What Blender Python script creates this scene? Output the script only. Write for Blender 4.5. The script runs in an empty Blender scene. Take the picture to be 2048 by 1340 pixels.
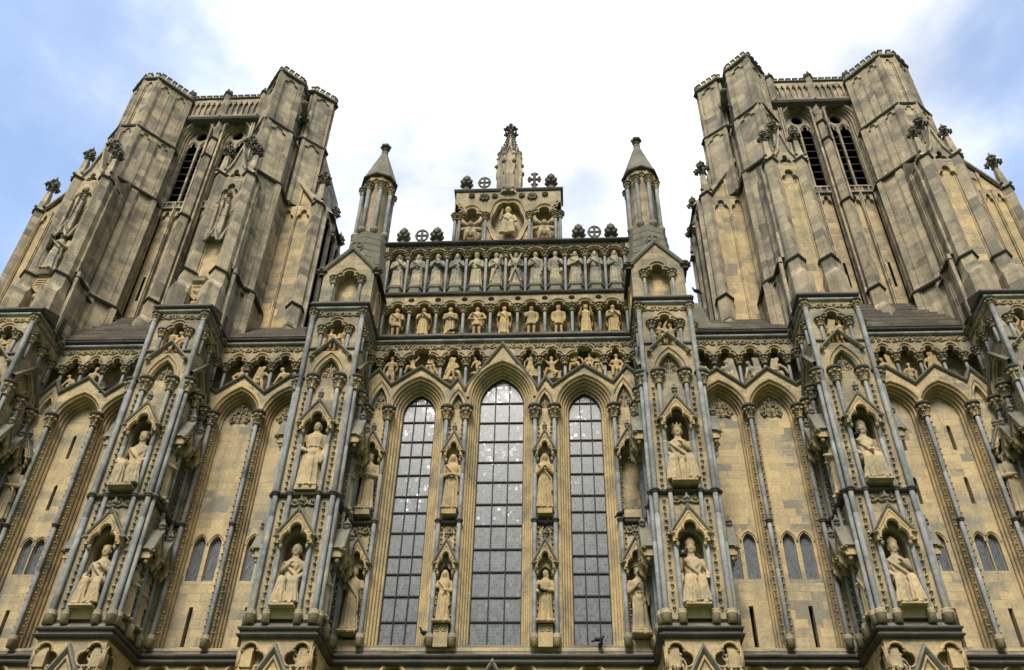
import bpy, math, random
from mathutils import Vector, Matrix, noise
from mathutils.geometry import tessellate_polygon

R = math.radians
PI = math.pi
scene = bpy.context.scene
C = scene.collection
random.seed(7)

# ------------------------------------------------------------------ camera, sky, sun, exposure
YAW, PITCH, ROLL = R(-3.740), R(39.879), R(1.438)
fwd = Vector((math.sin(YAW) * math.cos(PITCH), math.cos(YAW) * math.cos(PITCH), math.sin(PITCH)))
rgt = Vector((math.cos(YAW), -math.sin(YAW), 0))
upv = rgt.cross(fwd)
r2 = math.cos(ROLL) * rgt + math.sin(ROLL) * upv
u2 = -math.sin(ROLL) * rgt + math.cos(ROLL) * upv
cam_data = bpy.data.cameras.new("camera")
cam = bpy.data.objects.new("camera", cam_data)
C.objects.link(cam)
m3 = Matrix((r2, u2, -fwd)).transposed()
cam.matrix_world = Matrix.Translation((1.943, -25.0, 1.7)) @ m3.to_4x4()
cam_data.sensor_width = 36.0
cam_data.lens = 32.446
cam_data.clip_end = 3000
scene.camera = cam

SUN_EL, SUN_AZ = R(47), R(187)          # azimuth from +Y, clockwise: behind the camera
world = bpy.data.worlds.new("World")
scene.world = world
world.use_nodes = True


def build_world():
    nt = world.node_tree
    nt.nodes.clear()
    N = nt.nodes.new
    L = nt.links.new
    out = N("ShaderNodeOutputWorld")
    bg = N("ShaderNodeBackground")
    bg.inputs[1].default_value = 0.069
    L(bg.outputs[0], out.inputs[0])
    sky = N("ShaderNodeTexSky")
    sky.sky_type = 'NISHITA'
    sky.sun_disc = False
    sky.sun_elevation = SUN_EL
    sky.sun_rotation = SUN_AZ
    sky.air_density = 1.0
    sky.dust_density = 1.2
    sky.ozone_density = 2.0
    tc = N("ShaderNodeTexCoord")
    mp = N("ShaderNodeMapping")
    mp.inputs['Scale'].default_value = (1.0, 1.0, 1.5)
    mp.inputs['Location'].default_value = (3.1, 0.6, 0.2)
    L(tc.outputs['Generated'], mp.inputs[0])
    n1 = N("ShaderNodeTexNoise")
    n1.inputs['Scale'].default_value = 2.6
    n1.inputs['Detail'].default_value = 9
    n1.inputs['Roughness'].default_value = 0.52
    n1.inputs['Distortion'].default_value = 0.15
    L(mp.outputs[0], n1.inputs['Vector'])
    # a large bright bank of cloud stands over the middle of the front; behind the camera it is overcast
    dot = N("ShaderNodeVectorMath")
    dot.operation = 'DOT_PRODUCT'
    d0 = Vector((0.03, 0.44, 0.80)).normalized()
    dot.inputs[1].default_value = d0
    L(tc.outputs['Generated'], dot.inputs[0])
    mr = N("ShaderNodeMapRange")
    mr.inputs['From Min'].default_value = 0.87
    mr.inputs['From Max'].default_value = 0.985
    mr.inputs['To Min'].default_value = -0.15
    mr.inputs['To Max'].default_value = 0.23
    L(dot.outputs['Value'], mr.inputs['Value'])
    sp = N("ShaderNodeSeparateXYZ")
    L(tc.outputs['Generated'], sp.inputs[0])
    m2 = N("ShaderNodeMapRange")
    m2.inputs['From Min'].default_value = 0.15
    m2.inputs['From Max'].default_value = -0.35
    m2.inputs['To Min'].default_value = 0.0
    m2.inputs['To Max'].default_value = 0.55
    L(sp.outputs[1], m2.inputs['Value'])
    add0 = N("ShaderNodeMath")
    add0.operation = 'ADD'
    L(mr.outputs[0], add0.inputs[0])
    L(m2.outputs[0], add0.inputs[1])
    add = N("ShaderNodeMath")
    add.operation = 'ADD'
    ct = N("ShaderNodeMath")
    ct.operation = 'MULTIPLY_ADD'
    ct.inputs[1].default_value = 2.1
    ct.inputs[2].default_value = -0.55
    L(n1.outputs[0], ct.inputs[0])
    L(ct.outputs[0], add.inputs[0])
    L(add0.outputs[0], add.inputs[1])
    ramp = N("ShaderNodeValToRGB")
    ramp.color_ramp.interpolation = 'EASE'
    ramp.color_ramp.elements[0].position = 0.30
    ramp.color_ramp.elements[0].color = (0.23, 0.23, 0.23, 1)
    ramp.color_ramp.elements[1].position = 0.90
    ramp.color_ramp.elements[1].color = (1, 1, 1, 1)
    L(add.outputs[0], ramp.inputs[0])
    mul = N("ShaderNodeMix")
    mul.data_type = 'RGBA'
    mul.blend_type = 'MULTIPLY'
    mul.inputs[0].default_value = 1.0
    mul.inputs[7].default_value = (1.42, 1.85, 2.05, 1)
    L(sky.outputs[0], mul.inputs[6])
    # overcast cloud is about three times as bright overhead as at the horizon
    zb = N("ShaderNodeMapRange")
    zb.inputs['From Min'].default_value = 0.25
    zb.inputs['From Max'].default_value = 0.85
    zb.inputs['To Min'].default_value = 2.4
    zb.inputs['To Max'].default_value = 10.0
    L(sp.outputs[2], zb.inputs['Value'])
    n2 = N("ShaderNodeTexNoise")
    n2.inputs['Scale'].default_value = 5.0
    n2.inputs['Detail'].default_value = 7
    n2.inputs['Roughness'].default_value = 0.55
    L(mp.outputs[0], n2.inputs['Vector'])
    nr = N("ShaderNodeMapRange")
    nr.inputs['From Min'].default_value = 0.3
    nr.inputs['From Max'].default_value = 0.7
    nr.inputs['To Min'].default_value = 0.64
    nr.inputs['To Max'].default_value = 1.1
    L(n2.outputs[0], nr.inputs['Value'])
    zm = N("ShaderNodeMath")
    zm.operation = 'MULTIPLY'
    L(zb.outputs[0], zm.inputs[0])
    L(nr.outputs[0], zm.inputs[1])
    cc = N("ShaderNodeVectorMath")
    cc.operation = 'SCALE'
    cc.inputs[0].default_value = (1.0, 1.0, 1.005)
    L(zm.outputs[0], cc.inputs['Scale'])
    mix = N("ShaderNodeMix")
    mix.data_type = 'RGBA'
    L(mul.outputs[2], mix.inputs[6])
    L(cc.outputs[0], mix.inputs[7])
    L(ramp.outputs[0], mix.inputs[0])
    L(mix.outputs[2], bg.inputs[0])


build_world()
sun_data = bpy.data.lights.new("sun", 'SUN')
sun_data.energy = 2.0
sun_data.angle = R(22)
sun_data.color = (1.0, 0.955, 0.88)
sun = bpy.data.objects.new("sun", sun_data)
C.objects.link(sun)
sdir = Vector((math.sin(SUN_AZ) * math.cos(SUN_EL), math.cos(SUN_AZ) * math.cos(SUN_EL), math.sin(SUN_EL)))
sun.rotation_euler = sdir.to_track_quat('Z', 'Y').to_euler()
sun.location = sdir * 80
scene.view_settings.view_transform = 'Standard'
scene.view_settings.look = 'None'
scene.view_settings.exposure = 1.36
scene.view_settings.gamma = 1.0
scene.cycles.max_bounces = 5
scene.cycles.diffuse_bounces = 3


# ------------------------------------------------------------------ materials
def node_mat(name):
    m = bpy.data.materials.new(name)
    m.use_nodes = True
    nt = m.node_tree
    bsdf = nt.nodes['Principled BSDF']
    bsdf.inputs['Roughness'].default_value = 0.9
    bsdf.inputs['Specular IOR Level'].default_value = 0.2
    return m, nt, bsdf


def mixc(nt, a, b, fac, blend='MIX'):
    n = nt.nodes.new("ShaderNodeMix")
    n.data_type = 'RGBA'
    n.blend_type = blend
    for idx, val in ((6, a), (7, b), (0, fac)):
        if isinstance(val, (tuple, list)):
            n.inputs[idx].default_value = (*val, 1) if len(val) == 3 else val
        elif isinstance(val, (int, float)):
            n.inputs[idx].default_value = val
        else:
            nt.links.new(val, n.inputs[idx])
    return n.outputs[2]


def noise_fac(nt, vec, scale, detail, lo, hi, rough=0.55, t0=0.0, t1=1.0):
    n = nt.nodes.new("ShaderNodeTexNoise")
    n.inputs['Scale'].default_value = scale
    n.inputs['Detail'].default_value = detail
    n.inputs['Roughness'].default_value = rough
    nt.links.new(vec, n.inputs['Vector'])
    r = nt.nodes.new("ShaderNodeMapRange")
    r.inputs['From Min'].default_value = lo
    r.inputs['From Max'].default_value = hi
    r.inputs['To Min'].default_value = t0
    r.inputs['To Max'].default_value = t1
    nt.links.new(n.outputs[0], r.inputs['Value'])
    return r.outputs[0]


def scaled(nt, vec, s):
    m = nt.nodes.new("ShaderNodeMapping")
    m.inputs['Scale'].default_value = s
    nt.links.new(vec, m.inputs[0])
    return m.outputs[0]


def stone(name, c1, c2, stain, stain_lo=0.5, stain_hi=0.75, blocks=(0.62, 0.29), mortar=(0.32, 0.27, 0.18),
          streak=0.5, grain=12.0, bump=0.25, extra=None, dirt=0.0, mfac=0.5, patch=None, msize=0.007):
    m, nt, bsdf = node_mat(name)
    L = nt.links.new
    geo = nt.nodes.new("ShaderNodeNewGeometry")
    pos = geo.outputs['Position']
    height = None
    if blocks:
        sep = nt.nodes.new("ShaderNodeSeparateXYZ")
        L(pos, sep.inputs[0])
        a = nt.nodes.new("ShaderNodeMath")
        a.operation = 'ADD'
        L(sep.outputs[0], a.inputs[0])
        L(sep.outputs[1], a.inputs[1])
        cmb = nt.nodes.new("ShaderNodeCombineXYZ")
        L(a.outputs[0], cmb.inputs[0])
        L(sep.outputs[2], cmb.inputs[1])
        br = nt.nodes.new("ShaderNodeTexBrick")
        br.inputs['Scale'].default_value = 1.0
        br.inputs['Brick Width'].default_value = blocks[0]
        br.inputs['Row Height'].default_value = blocks[1]
        br.inputs['Mortar Size'].default_value = msize
        br.inputs['Mortar Smooth'].default_value = 0.3
        br.inputs['Bias'].default_value = 0.0
        br.inputs['Color1'].default_value = (*c1, 1)
        br.inputs['Color2'].default_value = (*c2, 1)
        br.inputs['Mortar'].default_value = (*[mortar[i] * mfac + (c1[i] + c2[i]) / 2 * (1 - mfac) for i in range(3)], 1)
        br.offset = 0.43
        br.squash = 0.7
        br.squash_frequency = 3
        L(cmb.outputs[0], br.inputs['Vector'])
        col = br.outputs['Color']
        height = br.outputs['Fac']
        if patch:
            br2 = nt.nodes.new("ShaderNodeTexBrick")
            for k_ in ('Scale', 'Brick Width', 'Row Height', 'Mortar Size', 'Mortar Smooth', 'Bias'):
                br2.inputs[k_].default_value = br.inputs[k_].default_value
            br2.inputs['Color1'].default_value = (0, 0, 0, 1)
            br2.inputs['Color2'].default_value = (1, 1, 1, 1)
            br2.inputs['Mortar'].default_value = (0.3, 0.3, 0.3, 1)
            br2.offset, br2.squash, br2.squash_frequency = br.offset, br.squash, br.squash_frequency
            L(cmb.outputs[0], br2.inputs['Vector'])
            wn = nt.nodes.new("ShaderNodeTexWhiteNoise")
            wn.noise_dimensions = '1D'
            L(br2.outputs['Color'], wn.inputs['W'])
            cl = noise_fac(nt, pos, 0.55, 4, 0.40, 0.68, 0.6, -0.28, 0.42)
            am = nt.nodes.new("ShaderNodeMath")
            am.operation = 'ADD'
            L(wn.outputs['Value'], am.inputs[0])
            L(cl, am.inputs[1])
            th = nt.nodes.new("ShaderNodeMapRange")
            th.inputs['From Min'].default_value = 0.74
            th.inputs['From Max'].default_value = 0.92
            th.inputs['To Max'].default_value = patch[1]
            L(am.outputs[0], th.inputs['Value'])
            col = mixc(nt, col, patch[0], th.outputs[0])
    else:
        f = noise_fac(nt, pos, 1.7, 4, 0.35, 0.65)
        col = mixc(nt, c1, c2, f)
    f = noise_fac(nt, scaled(nt, pos, (0.9, 0.9, 1.6)), 0.8, 7, stain_lo, stain_hi, 0.62)
    col = mixc(nt, col, stain, f)
    if streak > 0:
        f = noise_fac(nt, scaled(nt, pos, (2.6, 2.6, 0.22)), 1.0, 5, 0.48, 0.78, 0.6, 0, streak)
        col = mixc(nt, col, tuple(v * 0.42 for v in stain), f)
    if extra:
        f = noise_fac(nt, pos, extra[1], 5, extra[2], extra[3])
        col = mixc(nt, col, extra[0], f)
    if dirt > 0:
        f = noise_fac(nt, pos, 5.0, 6, 0.5, 0.72, 0.65, 0, dirt)
        col = mixc(nt, col, (0.05, 0.045, 0.035), f)
    f = noise_fac(nt, pos, grain, 6, 0.25, 0.75, 0.65, 0.74, 1.2)
    gr = nt.nodes.new("ShaderNodeCombineXYZ")
    for i in range(3):
        L(f, gr.inputs[i])
    col = mixc(nt, col, gr.outputs[0], 1.0, 'MULTIPLY')
    L(col, bsdf.inputs['Base Color'])
    nb = nt.nodes.new("ShaderNodeTexNoise")
    nb.inputs['Scale'].default_value = grain * 1.4
    nb.inputs['Detail'].default_value = 5
    L(pos, nb.inputs['Vector'])
    b1 = nt.nodes.new("ShaderNodeBump")
    b1.inputs['Strength'].default_value = bump
    b1.inputs['Distance'].default_value = 0.03
    L(nb.outputs[0], b1.inputs['Height'])
    last = b1
    if height is not None:
        b2 = nt.nodes.new("ShaderNodeBump")
        b2.invert = True
        b2.inputs['Strength'].default_value = 0.45
        b2.inputs['Distance'].default_value = 0.012
        L(height, b2.inputs['Height'])
        L(b1.outputs[0], b2.inputs['Normal'])
        last = b2
    L(last.outputs[0], bsdf.inputs['Normal'])
    return m


MAT = {}
MAT['gold'] = stone('golden_ashlar', (0.47, 0.345, 0.18), (0.35, 0.26, 0.14), (0.19, 0.165, 0.115), 0.48, 0.76, streak=0.5, patch=((0.20, 0.18, 0.13), 0.6))
MAT['panel'] = stone('pale_ashlar', (0.50, 0.38, 0.205), (0.38, 0.295, 0.17), (0.22, 0.205, 0.16), 0.47, 0.72, blocks=(0.58, 0.27), streak=0.45, mfac=0.35, mortar=(0.5, 0.4, 0.24), patch=((0.185, 0.175, 0.14), 0.85))
MAT['mould'] = stone('moulded_stone', (0.47, 0.34, 0.17), (0.35, 0.26, 0.14), (0.17, 0.15, 0.11), 0.46, 0.70, blocks=None, streak=0.5, grain=14)
MAT['front'] = stone('buttress_stone', (0.41, 0.325, 0.195), (0.295, 0.24, 0.155), (0.155, 0.14, 0.11), 0.44, 0.70, streak=0.55, patch=((0.16, 0.15, 0.115), 0.55))
MAT['tower'] = stone('weathered_tower_stone', (0.45, 0.365, 0.24), (0.29, 0.245, 0.175), (0.155, 0.14, 0.11), 0.46, 0.72, blocks=(0.66, 0.38), streak=0.7, grain=9, mfac=0.75, mortar=(0.48, 0.41, 0.29), patch=((0.15, 0.135, 0.105), 0.8), msize=0.010)
MAT['towergold'] = stone('tower_panel_stone', (0.50, 0.37, 0.195), (0.34, 0.265, 0.15), (0.19, 0.17, 0.13), 0.48, 0.74, blocks=(0.6, 0.33), streak=0.5, mfac=0.6, mortar=(0.52, 0.43, 0.28), patch=((0.18, 0.165, 0.125), 0.75), msize=0.010)
MAT['hood'] = stone('lichened_hood_stone', (0.19, 0.175, 0.135), (0.14, 0.13, 0.10), (0.09, 0.085, 0.065), 0.48, 0.75, blocks=None, streak=0.3, grain=11)
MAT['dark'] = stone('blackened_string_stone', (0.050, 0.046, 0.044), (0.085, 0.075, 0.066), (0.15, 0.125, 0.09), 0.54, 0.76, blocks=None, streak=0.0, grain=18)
MAT['ledge'] = stone('lichened_ledge_stone', (0.20, 0.175, 0.13), (0.15, 0.13, 0.10), (0.06, 0.05, 0.045), 0.42, 0.66, blocks=None, streak=0.0, grain=10)
MAT['roof'] = stone('weathered_stone_slope', (0.10, 0.085, 0.06), (0.06, 0.052, 0.04), (0.16, 0.14, 0.10), 0.56, 0.78, blocks=(0.9, 0.16), streak=0.0, grain=16, mortar=(0.02, 0.02, 0.02), mfac=1.0)
MAT['lias'] = stone('blue_lias_shaft', (0.32, 0.325, 0.315), (0.205, 0.215, 0.215), (0.125, 0.13, 0.125), 0.46, 0.72, blocks=None, streak=0.55, grain=9, bump=0.15, dirt=0.25, extra=((0.33, 0.285, 0.195), 0.9, 0.58, 0.72))
MAT['carve'] = stone('carved_foliage_stone', (0.36, 0.28, 0.15), (0.27, 0.215, 0.125), (0.13, 0.12, 0.09), 0.42, 0.66, blocks=None, streak=0.0, grain=14, dirt=0.6)
MAT['carvedark'] = stone('blackened_carving', (0.17, 0.15, 0.11), (0.115, 0.105, 0.08), (0.06, 0.056, 0.047), 0.42, 0.7, blocks=None, streak=0.0, grain=12, dirt=0.4)
MAT['statue'] = stone('statue_limestone', (0.455, 0.35, 0.2), (0.37, 0.285, 0.165), (0.235, 0.21, 0.155), 0.46, 0.70, blocks=None, streak=0.5, grain=10, bump=0.3, dirt=0.45)
MAT['statuegold'] = stone('golden_statue_stone', (0.45, 0.325, 0.16), (0.365, 0.265, 0.135), (0.25, 0.20, 0.125), 0.46, 0.72, blocks=None, streak=0.4, grain=10, bump=0.3, dirt=0.45)
MAT['statuegrey'] = stone('lichened_statue_stone', (0.44, 0.355, 0.215), (0.31, 0.27, 0.185), (0.155, 0.155, 0.135), 0.42, 0.60, blocks=None, streak=0.3, grain=9, bump=0.3, dirt=0.4)


def simple(name, col, rough=0.8, spec=0.2, metal=0.0):
    m, nt, b = node_mat(name)
    b.inputs['Base Color'].default_value = (*col, 1)
    b.inputs['Roughness'].default_value = rough
    b.inputs['Specular IOR Level'].default_value = spec
    b.inputs['Metallic'].default_value = metal
    return m


MAT['iron'] = simple('black_iron', (0.012, 0.012, 0.014), 0.6)
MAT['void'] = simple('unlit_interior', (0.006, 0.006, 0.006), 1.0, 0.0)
MAT['louvre'] = simple('dark_louvre_slate', (0.035, 0.036, 0.04), 0.8)
MAT['lead'] = simple('grey_lead', (0.20, 0.20, 0.20), 0.6)
MAT['feather'] = simple('dark_feathers', (0.018, 0.019, 0.024), 0.55)
MAT['feathergrey'] = simple('grey_feathers', (0.12, 0.125, 0.14), 0.6)


def make_glass(name, cell, tint, sparkle, greens=True):
    m, nt, bsdf = node_mat(name)
    L = nt.links.new
    geo = nt.nodes.new("ShaderNodeNewGeometry")
    pos = geo.outputs['Position']
    sep = nt.nodes.new("ShaderNodeSeparateXYZ")
    L(pos, sep.inputs[0])
    cmb = nt.nodes.new("ShaderNodeCombineXYZ")
    L(sep.outputs[0], cmb.inputs[0])
    L(sep.outputs[2], cmb.inputs[1])
    br = nt.nodes.new("ShaderNodeTexBrick")
    br.inputs['Scale'].default_value = 1.0
    br.inputs['Brick Width'].default_value = cell[0]
    br.inputs['Row Height'].default_value = cell[1]
    br.inputs['Mortar Size'].default_value = 0.006
    br.inputs['Color1'].default_value = (0, 0, 0, 1)
    br.inputs['Color2'].default_value = (1, 1, 1, 1)
    br.inputs['Mortar'].default_value = (0.5, 0.5, 0.5, 1)
    br.squash = 0.6
    br.squash_frequency = 3
    L(cmb.outputs[0], br.inputs['Vector'])
    wn = nt.nodes.new("ShaderNodeTexWhiteNoise")
    wn.noise_dimensions = '1D'
    L(br.outputs['Color'], wn.inputs['W'])
    rnd = nt.nodes.new("ShaderNodeSeparateColor")
    L(wn.outputs['Color'], rnd.inputs[0])
    f1 = nt.nodes.new("ShaderNodeMath")
    f1.operation = 'MULTIPLY'
    L(rnd.outputs[0], f1.inputs[0])
    L(br.outputs['Color'], f1.inputs[1])
    col = mixc(nt, tint, tuple(min(1, t * 3.0) for t in tint), rnd.outputs[0])
    if greens:
        f = noise_fac(nt, cmb.outputs[0], 1.3, 3, 0.56, 0.68, 0.5, 0, 0.55)
        col = mixc(nt, col, (0.055, 0.085, 0.068), f)
        f = noise_fac(nt, scaled(nt, cmb.outputs[0], (1.4, 0.9, 1)), 1.1, 3, 0.62, 0.7, 0.5, 0, 0.4)
        col = mixc(nt, col, (0.06, 0.062, 0.09), f)
    col = mixc(nt, col, (0.115, 0.115, 0.115), br.outputs['Fac'])
    L(col, bsdf.inputs['Base Color'])
    bsdf.inputs['Roughness'].default_value = 0.35
    bsdf.inputs['Specular IOR Level'].default_value = 0.5
    # each quarry sits at its own slight tilt, so a few catch the sky
    tilt = nt.nodes.new("ShaderNodeVectorMath")
    tilt.operation = 'SUBTRACT'
    tilt.inputs[1].default_value = (0.5, 0.5, 0.5)
    L(wn.outputs['Color'], tilt.inputs[0])
    sc = nt.nodes.new("ShaderNodeVectorMath")
    sc.operation = 'SCALE'
    sc.inputs['Scale'].default_value = 0.11
    L(tilt.outputs[0], sc.inputs[0])
    ad = nt.nodes.new("ShaderNodeVectorMath")
    ad.operation = 'ADD'
    L(geo.outputs['Normal'], ad.inputs[0])
    L(sc.outputs[0], ad.inputs[1])
    nm = nt.nodes.new("ShaderNodeVectorMath")
    nm.operation = 'NORMALIZE'
    L(ad.outputs[0], nm.inputs[0])
    nb = nt.nodes.new("ShaderNodeTexNoise")
    nb.inputs['Scale'].default_value = 9
    L(pos, nb.inputs['Vector'])
    bp = nt.nodes.new("ShaderNodeBump")
    bp.inputs['Strength'].default_value = 0.12
    bp.inputs['Distance'].default_value = 0.02
    L(nb.outputs[0], bp.inputs['Height'])
    L(nm.outputs[0], bp.inputs['Normal'])
    gl = nt.nodes.new("ShaderNodeBsdfGlossy")
    gl.inputs['Roughness'].default_value = 0.12
    gl.inputs['Color'].default_value = (1.0, 0.97, 0.93, 1)
    L(bp.outputs[0], gl.inputs['Normal'])
    pw = nt.nodes.new("ShaderNodeMath")
    pw.operation = 'POWER'
    pw.inputs[1].default_value = 5.0
    L(rnd.outputs[1], pw.inputs[0])
    fm = nt.nodes.new("ShaderNodeMath")
    fm.operation = 'MULTIPLY_ADD'
    fm.inputs[1].default_value = sparkle
    fm.inputs[2].default_value = 0.015
    L(pw.outputs[0], fm.inputs[0])
    cl = noise_fac(nt, cmb.outputs[0], 0.6, 4, 0.50, 0.70, 0.6, 0.04, 1.0)
    fmc = nt.nodes.new("ShaderNodeMath")
    fmc.operation = 'MULTIPLY'
    L(fm.outputs[0], fmc.inputs[0])
    L(cl, fmc.inputs[1])
    fm = fmc
    inv = nt.nodes.new("ShaderNodeMath")
    inv.operation = 'SUBTRACT'
    inv.inputs[0].default_value = 1.0
    L(br.outputs['Fac'], inv.inputs[1])
    fm2 = nt.nodes.new("ShaderNodeMath")
    fm2.operation = 'MULTIPLY'
    L(fm.outputs[0], fm2.inputs[0])
    L(inv.outputs[0], fm2.inputs[1])
    ms = nt.nodes.new("ShaderNodeMixShader")
    L(fm2.outputs[0], ms.inputs[0])
    L(bsdf.outputs[0], ms.inputs[1])
    L(gl.outputs[0], ms.inputs[2])
    L(ms.outputs[0], nt.nodes['Material Output'].inputs[0])
    return m


MAT['glass'] = make_glass('leaded_glass', (0.085, 0.105), (0.032, 0.036, 0.036), 0.24)
MAT['quarry'] = make_glass('small_quarry_glass', (0.09, 0.11), (0.04, 0.045, 0.055), 0.35, False)


def grass_mat():
    m, nt, b = node_mat('mown_grass')
    geo = nt.nodes.new("ShaderNodeNewGeometry")
    f = noise_fac(nt, geo.outputs['Position'], 3.0, 6, 0.3, 0.7)
    nt.links.new(mixc(nt, (0.05, 0.085, 0.02), (0.085, 0.12, 0.035), f), b.inputs['Base Color'])
    return m


MAT['grass'] = grass_mat()


# ------------------------------------------------------------------ mesh builder
class MB:
    """Collects faces in a local (u, d, z) frame: u sideways, d out of the wall, z up."""

    def __init__(s, M=None, mat='mould'):
        s.v, s.f, s.m, s.s = [], [], [], []
        s.M = M
        s.mats = []
        s.marks = []
        s.use(mat)

    def use(s, name):
        if name not in s.mats:
            s.mats.append(name)
        s.cur = s.mats.index(name)
        return s

    def raw(s, vs, fs, smooth=False):
        b = len(s.v)
        if s.M is not None:
            M = s.M
            vs = [M @ Vector(v) for v in vs]
        s.v.extend([tuple(v) for v in vs])
        for f in fs:
            s.f.append([b + i for i in f])
            s.m.append(s.cur)
            s.s.append(smooth)
        return s

    def box(s, u0, u1, d0, d1, z0, z1):
        v = [(u0, d0, z0), (u1, d0, z0), (u1, d1, z0), (u0, d1, z0), (u0, d0, z1), (u1, d0, z1), (u1, d1, z1), (u0, d1, z1)]
        return s.hexa(v)

    def hexa(s, v):
        return s.raw(v, [(0, 3, 2, 1), (4, 5, 6, 7), (0, 1, 5, 4), (1, 2, 6, 5), (2, 3, 7, 6), (3, 0, 4, 7)])

    def fill(s, poly, d, holes=()):
        loops = [[Vector((p[0], p[1], 0)) for p in poly]] + [[Vector((p[0], p[1], 0)) for p in h] for h in holes]
        tris = tessellate_polygon(loops)
        pts = [p for lp in loops for p in lp]
        return s.raw([(p.x, d, p.y) for p in pts], [tuple(t) for t in tris])

    def walls(s, poly, d0, d1, closed=True):
        n = len(poly)
        v = [(p[0], d0, p[1]) for p in poly] + [(p[0], d1, p[1]) for p in poly]
        return s.raw(v, [(i, (i + 1) % n, n + (i + 1) % n, n + i) for i in range(n if closed else n - 1)])

    def slab(s, poly, d0, d1, holes=(), back=False):
        s.fill(poly, d1, holes)
        s.walls(poly, d0, d1)
        for h in holes:
            s.walls(h, d0, d1)
        if back:
            s.fill(poly, d0, holes)
        return s

    def recess(s, poly, d0, d1, mat=None):
        s.walls(poly, d0, d1)
        c = s.cur
        if mat:
            s.use(mat)
        s.fill(poly, d1)
        s.cur = c
        return s

    def prism(s, poly, z0, z1, top=None):
        top = top or poly
        n = len(poly)
        v = [(p[0], p[1], z0) for p in poly] + [(p[0], p[1], z1) for p in top]
        f = [(i, (i + 1) % n, n + (i + 1) % n, n + i) for i in range(n)]
        f += [tuple(range(n - 1, -1, -1)), tuple(range(n, 2 * n))]
        return s.raw(v, f)

    def sweep(s, path, prof, smooth=False, closed=False):
        rings = []
        for (o, d) in prof:
            rings.append([(p[0], d, p[1]) for p in offset(path, o, closed)])
        return s.strip(rings, smooth, closed)

    def psweep(s, path, prof, smooth=False, closed=False):
        rings = []
        for (o, z) in prof:
            rings.append([(p[0], p[1], z) for p in offset(path, o, closed)])
        return s.strip(rings, smooth, closed)

    def strip(s, rings, smooth=False, closed=False):
        n = len(rings[0])
        v = [p for r in rings for p in r]
        f = []
        for k in range(len(rings) - 1):
            for i in range(n if closed else n - 1):
                j = (i + 1) % n
                f.append((k * n + i, k * n + j, (k + 1) * n + j, (k + 1) * n + i))
        return s.raw(v, f, smooth)

    def lathe(s, c, prof, n=12, smooth=True):
        rings = []
        for (r, z) in prof:
            rings.append([(c[0] + r * math.cos(2 * PI * i / n), c[1] + r * math.sin(2 * PI * i / n), z) for i in range(n)])
        s.strip(rings, smooth, True)
        return s

    def tube(s, pts, rad, n=6, smooth=True):
        pts = [Vector(p) for p in pts]
        k = len(pts)
        rad = [rad] * k if isinstance(rad, (int, float)) else rad
        rings = []
        ref = Vector((0.31, 0.87, 0.4))
        for i, p in enumerate(pts):
            t = (pts[min(i + 1, k - 1)] - pts[max(i - 1, 0)])
            if t.length < 1e-9:
                t = Vector((0, 0, 1))
            t.normalize()
            a = t.cross(ref)
            if a.length < 0.05:
                a = t.cross(Vector((1, 0, 0)))
            a.normalize()
            b = t.cross(a)
            if i == 0:
                rings.append([p - t * rad[0] * 0.4 + (a * math.cos(2 * PI * q / n) + b * math.sin(2 * PI * q / n)) * rad[i] * 0.45 for q in range(n)])
            rings.append([p + (a * math.cos(2 * PI * q / n) + b * math.sin(2 * PI * q / n)) * rad[i] for q in range(n)])
            if i == k - 1:
                rings.append([p + t * rad[i] * 0.4 + (a * math.cos(2 * PI * q / n) + b * math.sin(2 * PI * q / n)) * rad[i] * 0.45 for q in range(n)])
        s.strip(rings, smooth, True)
        m = len(s.v)
        tot = len(rings) * n
        base = m - tot
        s.f.append([base + q for q in range(n - 1, -1, -1)])
        s.f.append([m - n + q for q in range(n)])
        s.m += [s.cur, s.cur]
        s.s += [False, False]
        return s

    def blob(s, c, r, lon=8, lat=5, wob=0.15, seed=0, rot=None):
        rx, ry, rz = (r, r, r) if isinstance(r, (int, float)) else r
        rr = random.Random(seed)
        rings = []
        for k in range(lat + 1):
            th = PI * k / lat
            ring = []
            for q in range(lon):
                ph = 2 * PI * q / lon
                w = 1 + wob * (rr.random() * 2 - 1)
                sn = max(math.sin(th), 0.08)
                p = Vector((rx * sn * math.cos(ph) * w, ry * sn * math.sin(ph) * w, -rz * math.cos(th)))
                if rot is not None:
                    p = rot @ p
                ring.append((c[0] + p.x, c[1] + p.y, c[2] + p.z))
            rings.append(ring)
        s.strip(rings, True, True)
        b = len(s.v)
        n = lon
        s.f.append([b - (lat + 1) * n + q for q in range(n - 1, -1, -1)])
        s.f.append([b - n + q for q in range(n)])
        s.m += [s.cur, s.cur]
        s.s += [True, True]
        return s

    def bucket(s, name):
        """What follows belongs to a new part of this name."""
        s.marks.append((name, len(s.f)))
        return s

    def split(s):
        out = []
        for i, (name, a) in enumerate(s.marks):
            e = s.marks[i + 1][1] if i + 1 < len(s.marks) else len(s.f)
            if e <= a:
                continue
            q = MB(None)
            q.mats = list(s.mats)
            idx = {}
            for f in s.f[a:e]:
                for v in f:
                    if v not in idx:
                        idx[v] = len(q.v)
                        q.v.append(s.v[v])
                q.f.append([idx[v] for v in f])
            q.m, q.s = s.m[a:e], s.s[a:e]
            out.append((name, q))
        return out

    def mesh(s, name):
        me = bpy.data.meshes.new(name)
        me.from_pydata(s.v, [], s.f)
        for n in s.mats:
            me.materials.append(MAT[n])
        me.polygons.foreach_set('material_index', s.m)
        me.polygons.foreach_set('use_smooth', s.s)
        me.update()
        return me


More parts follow.
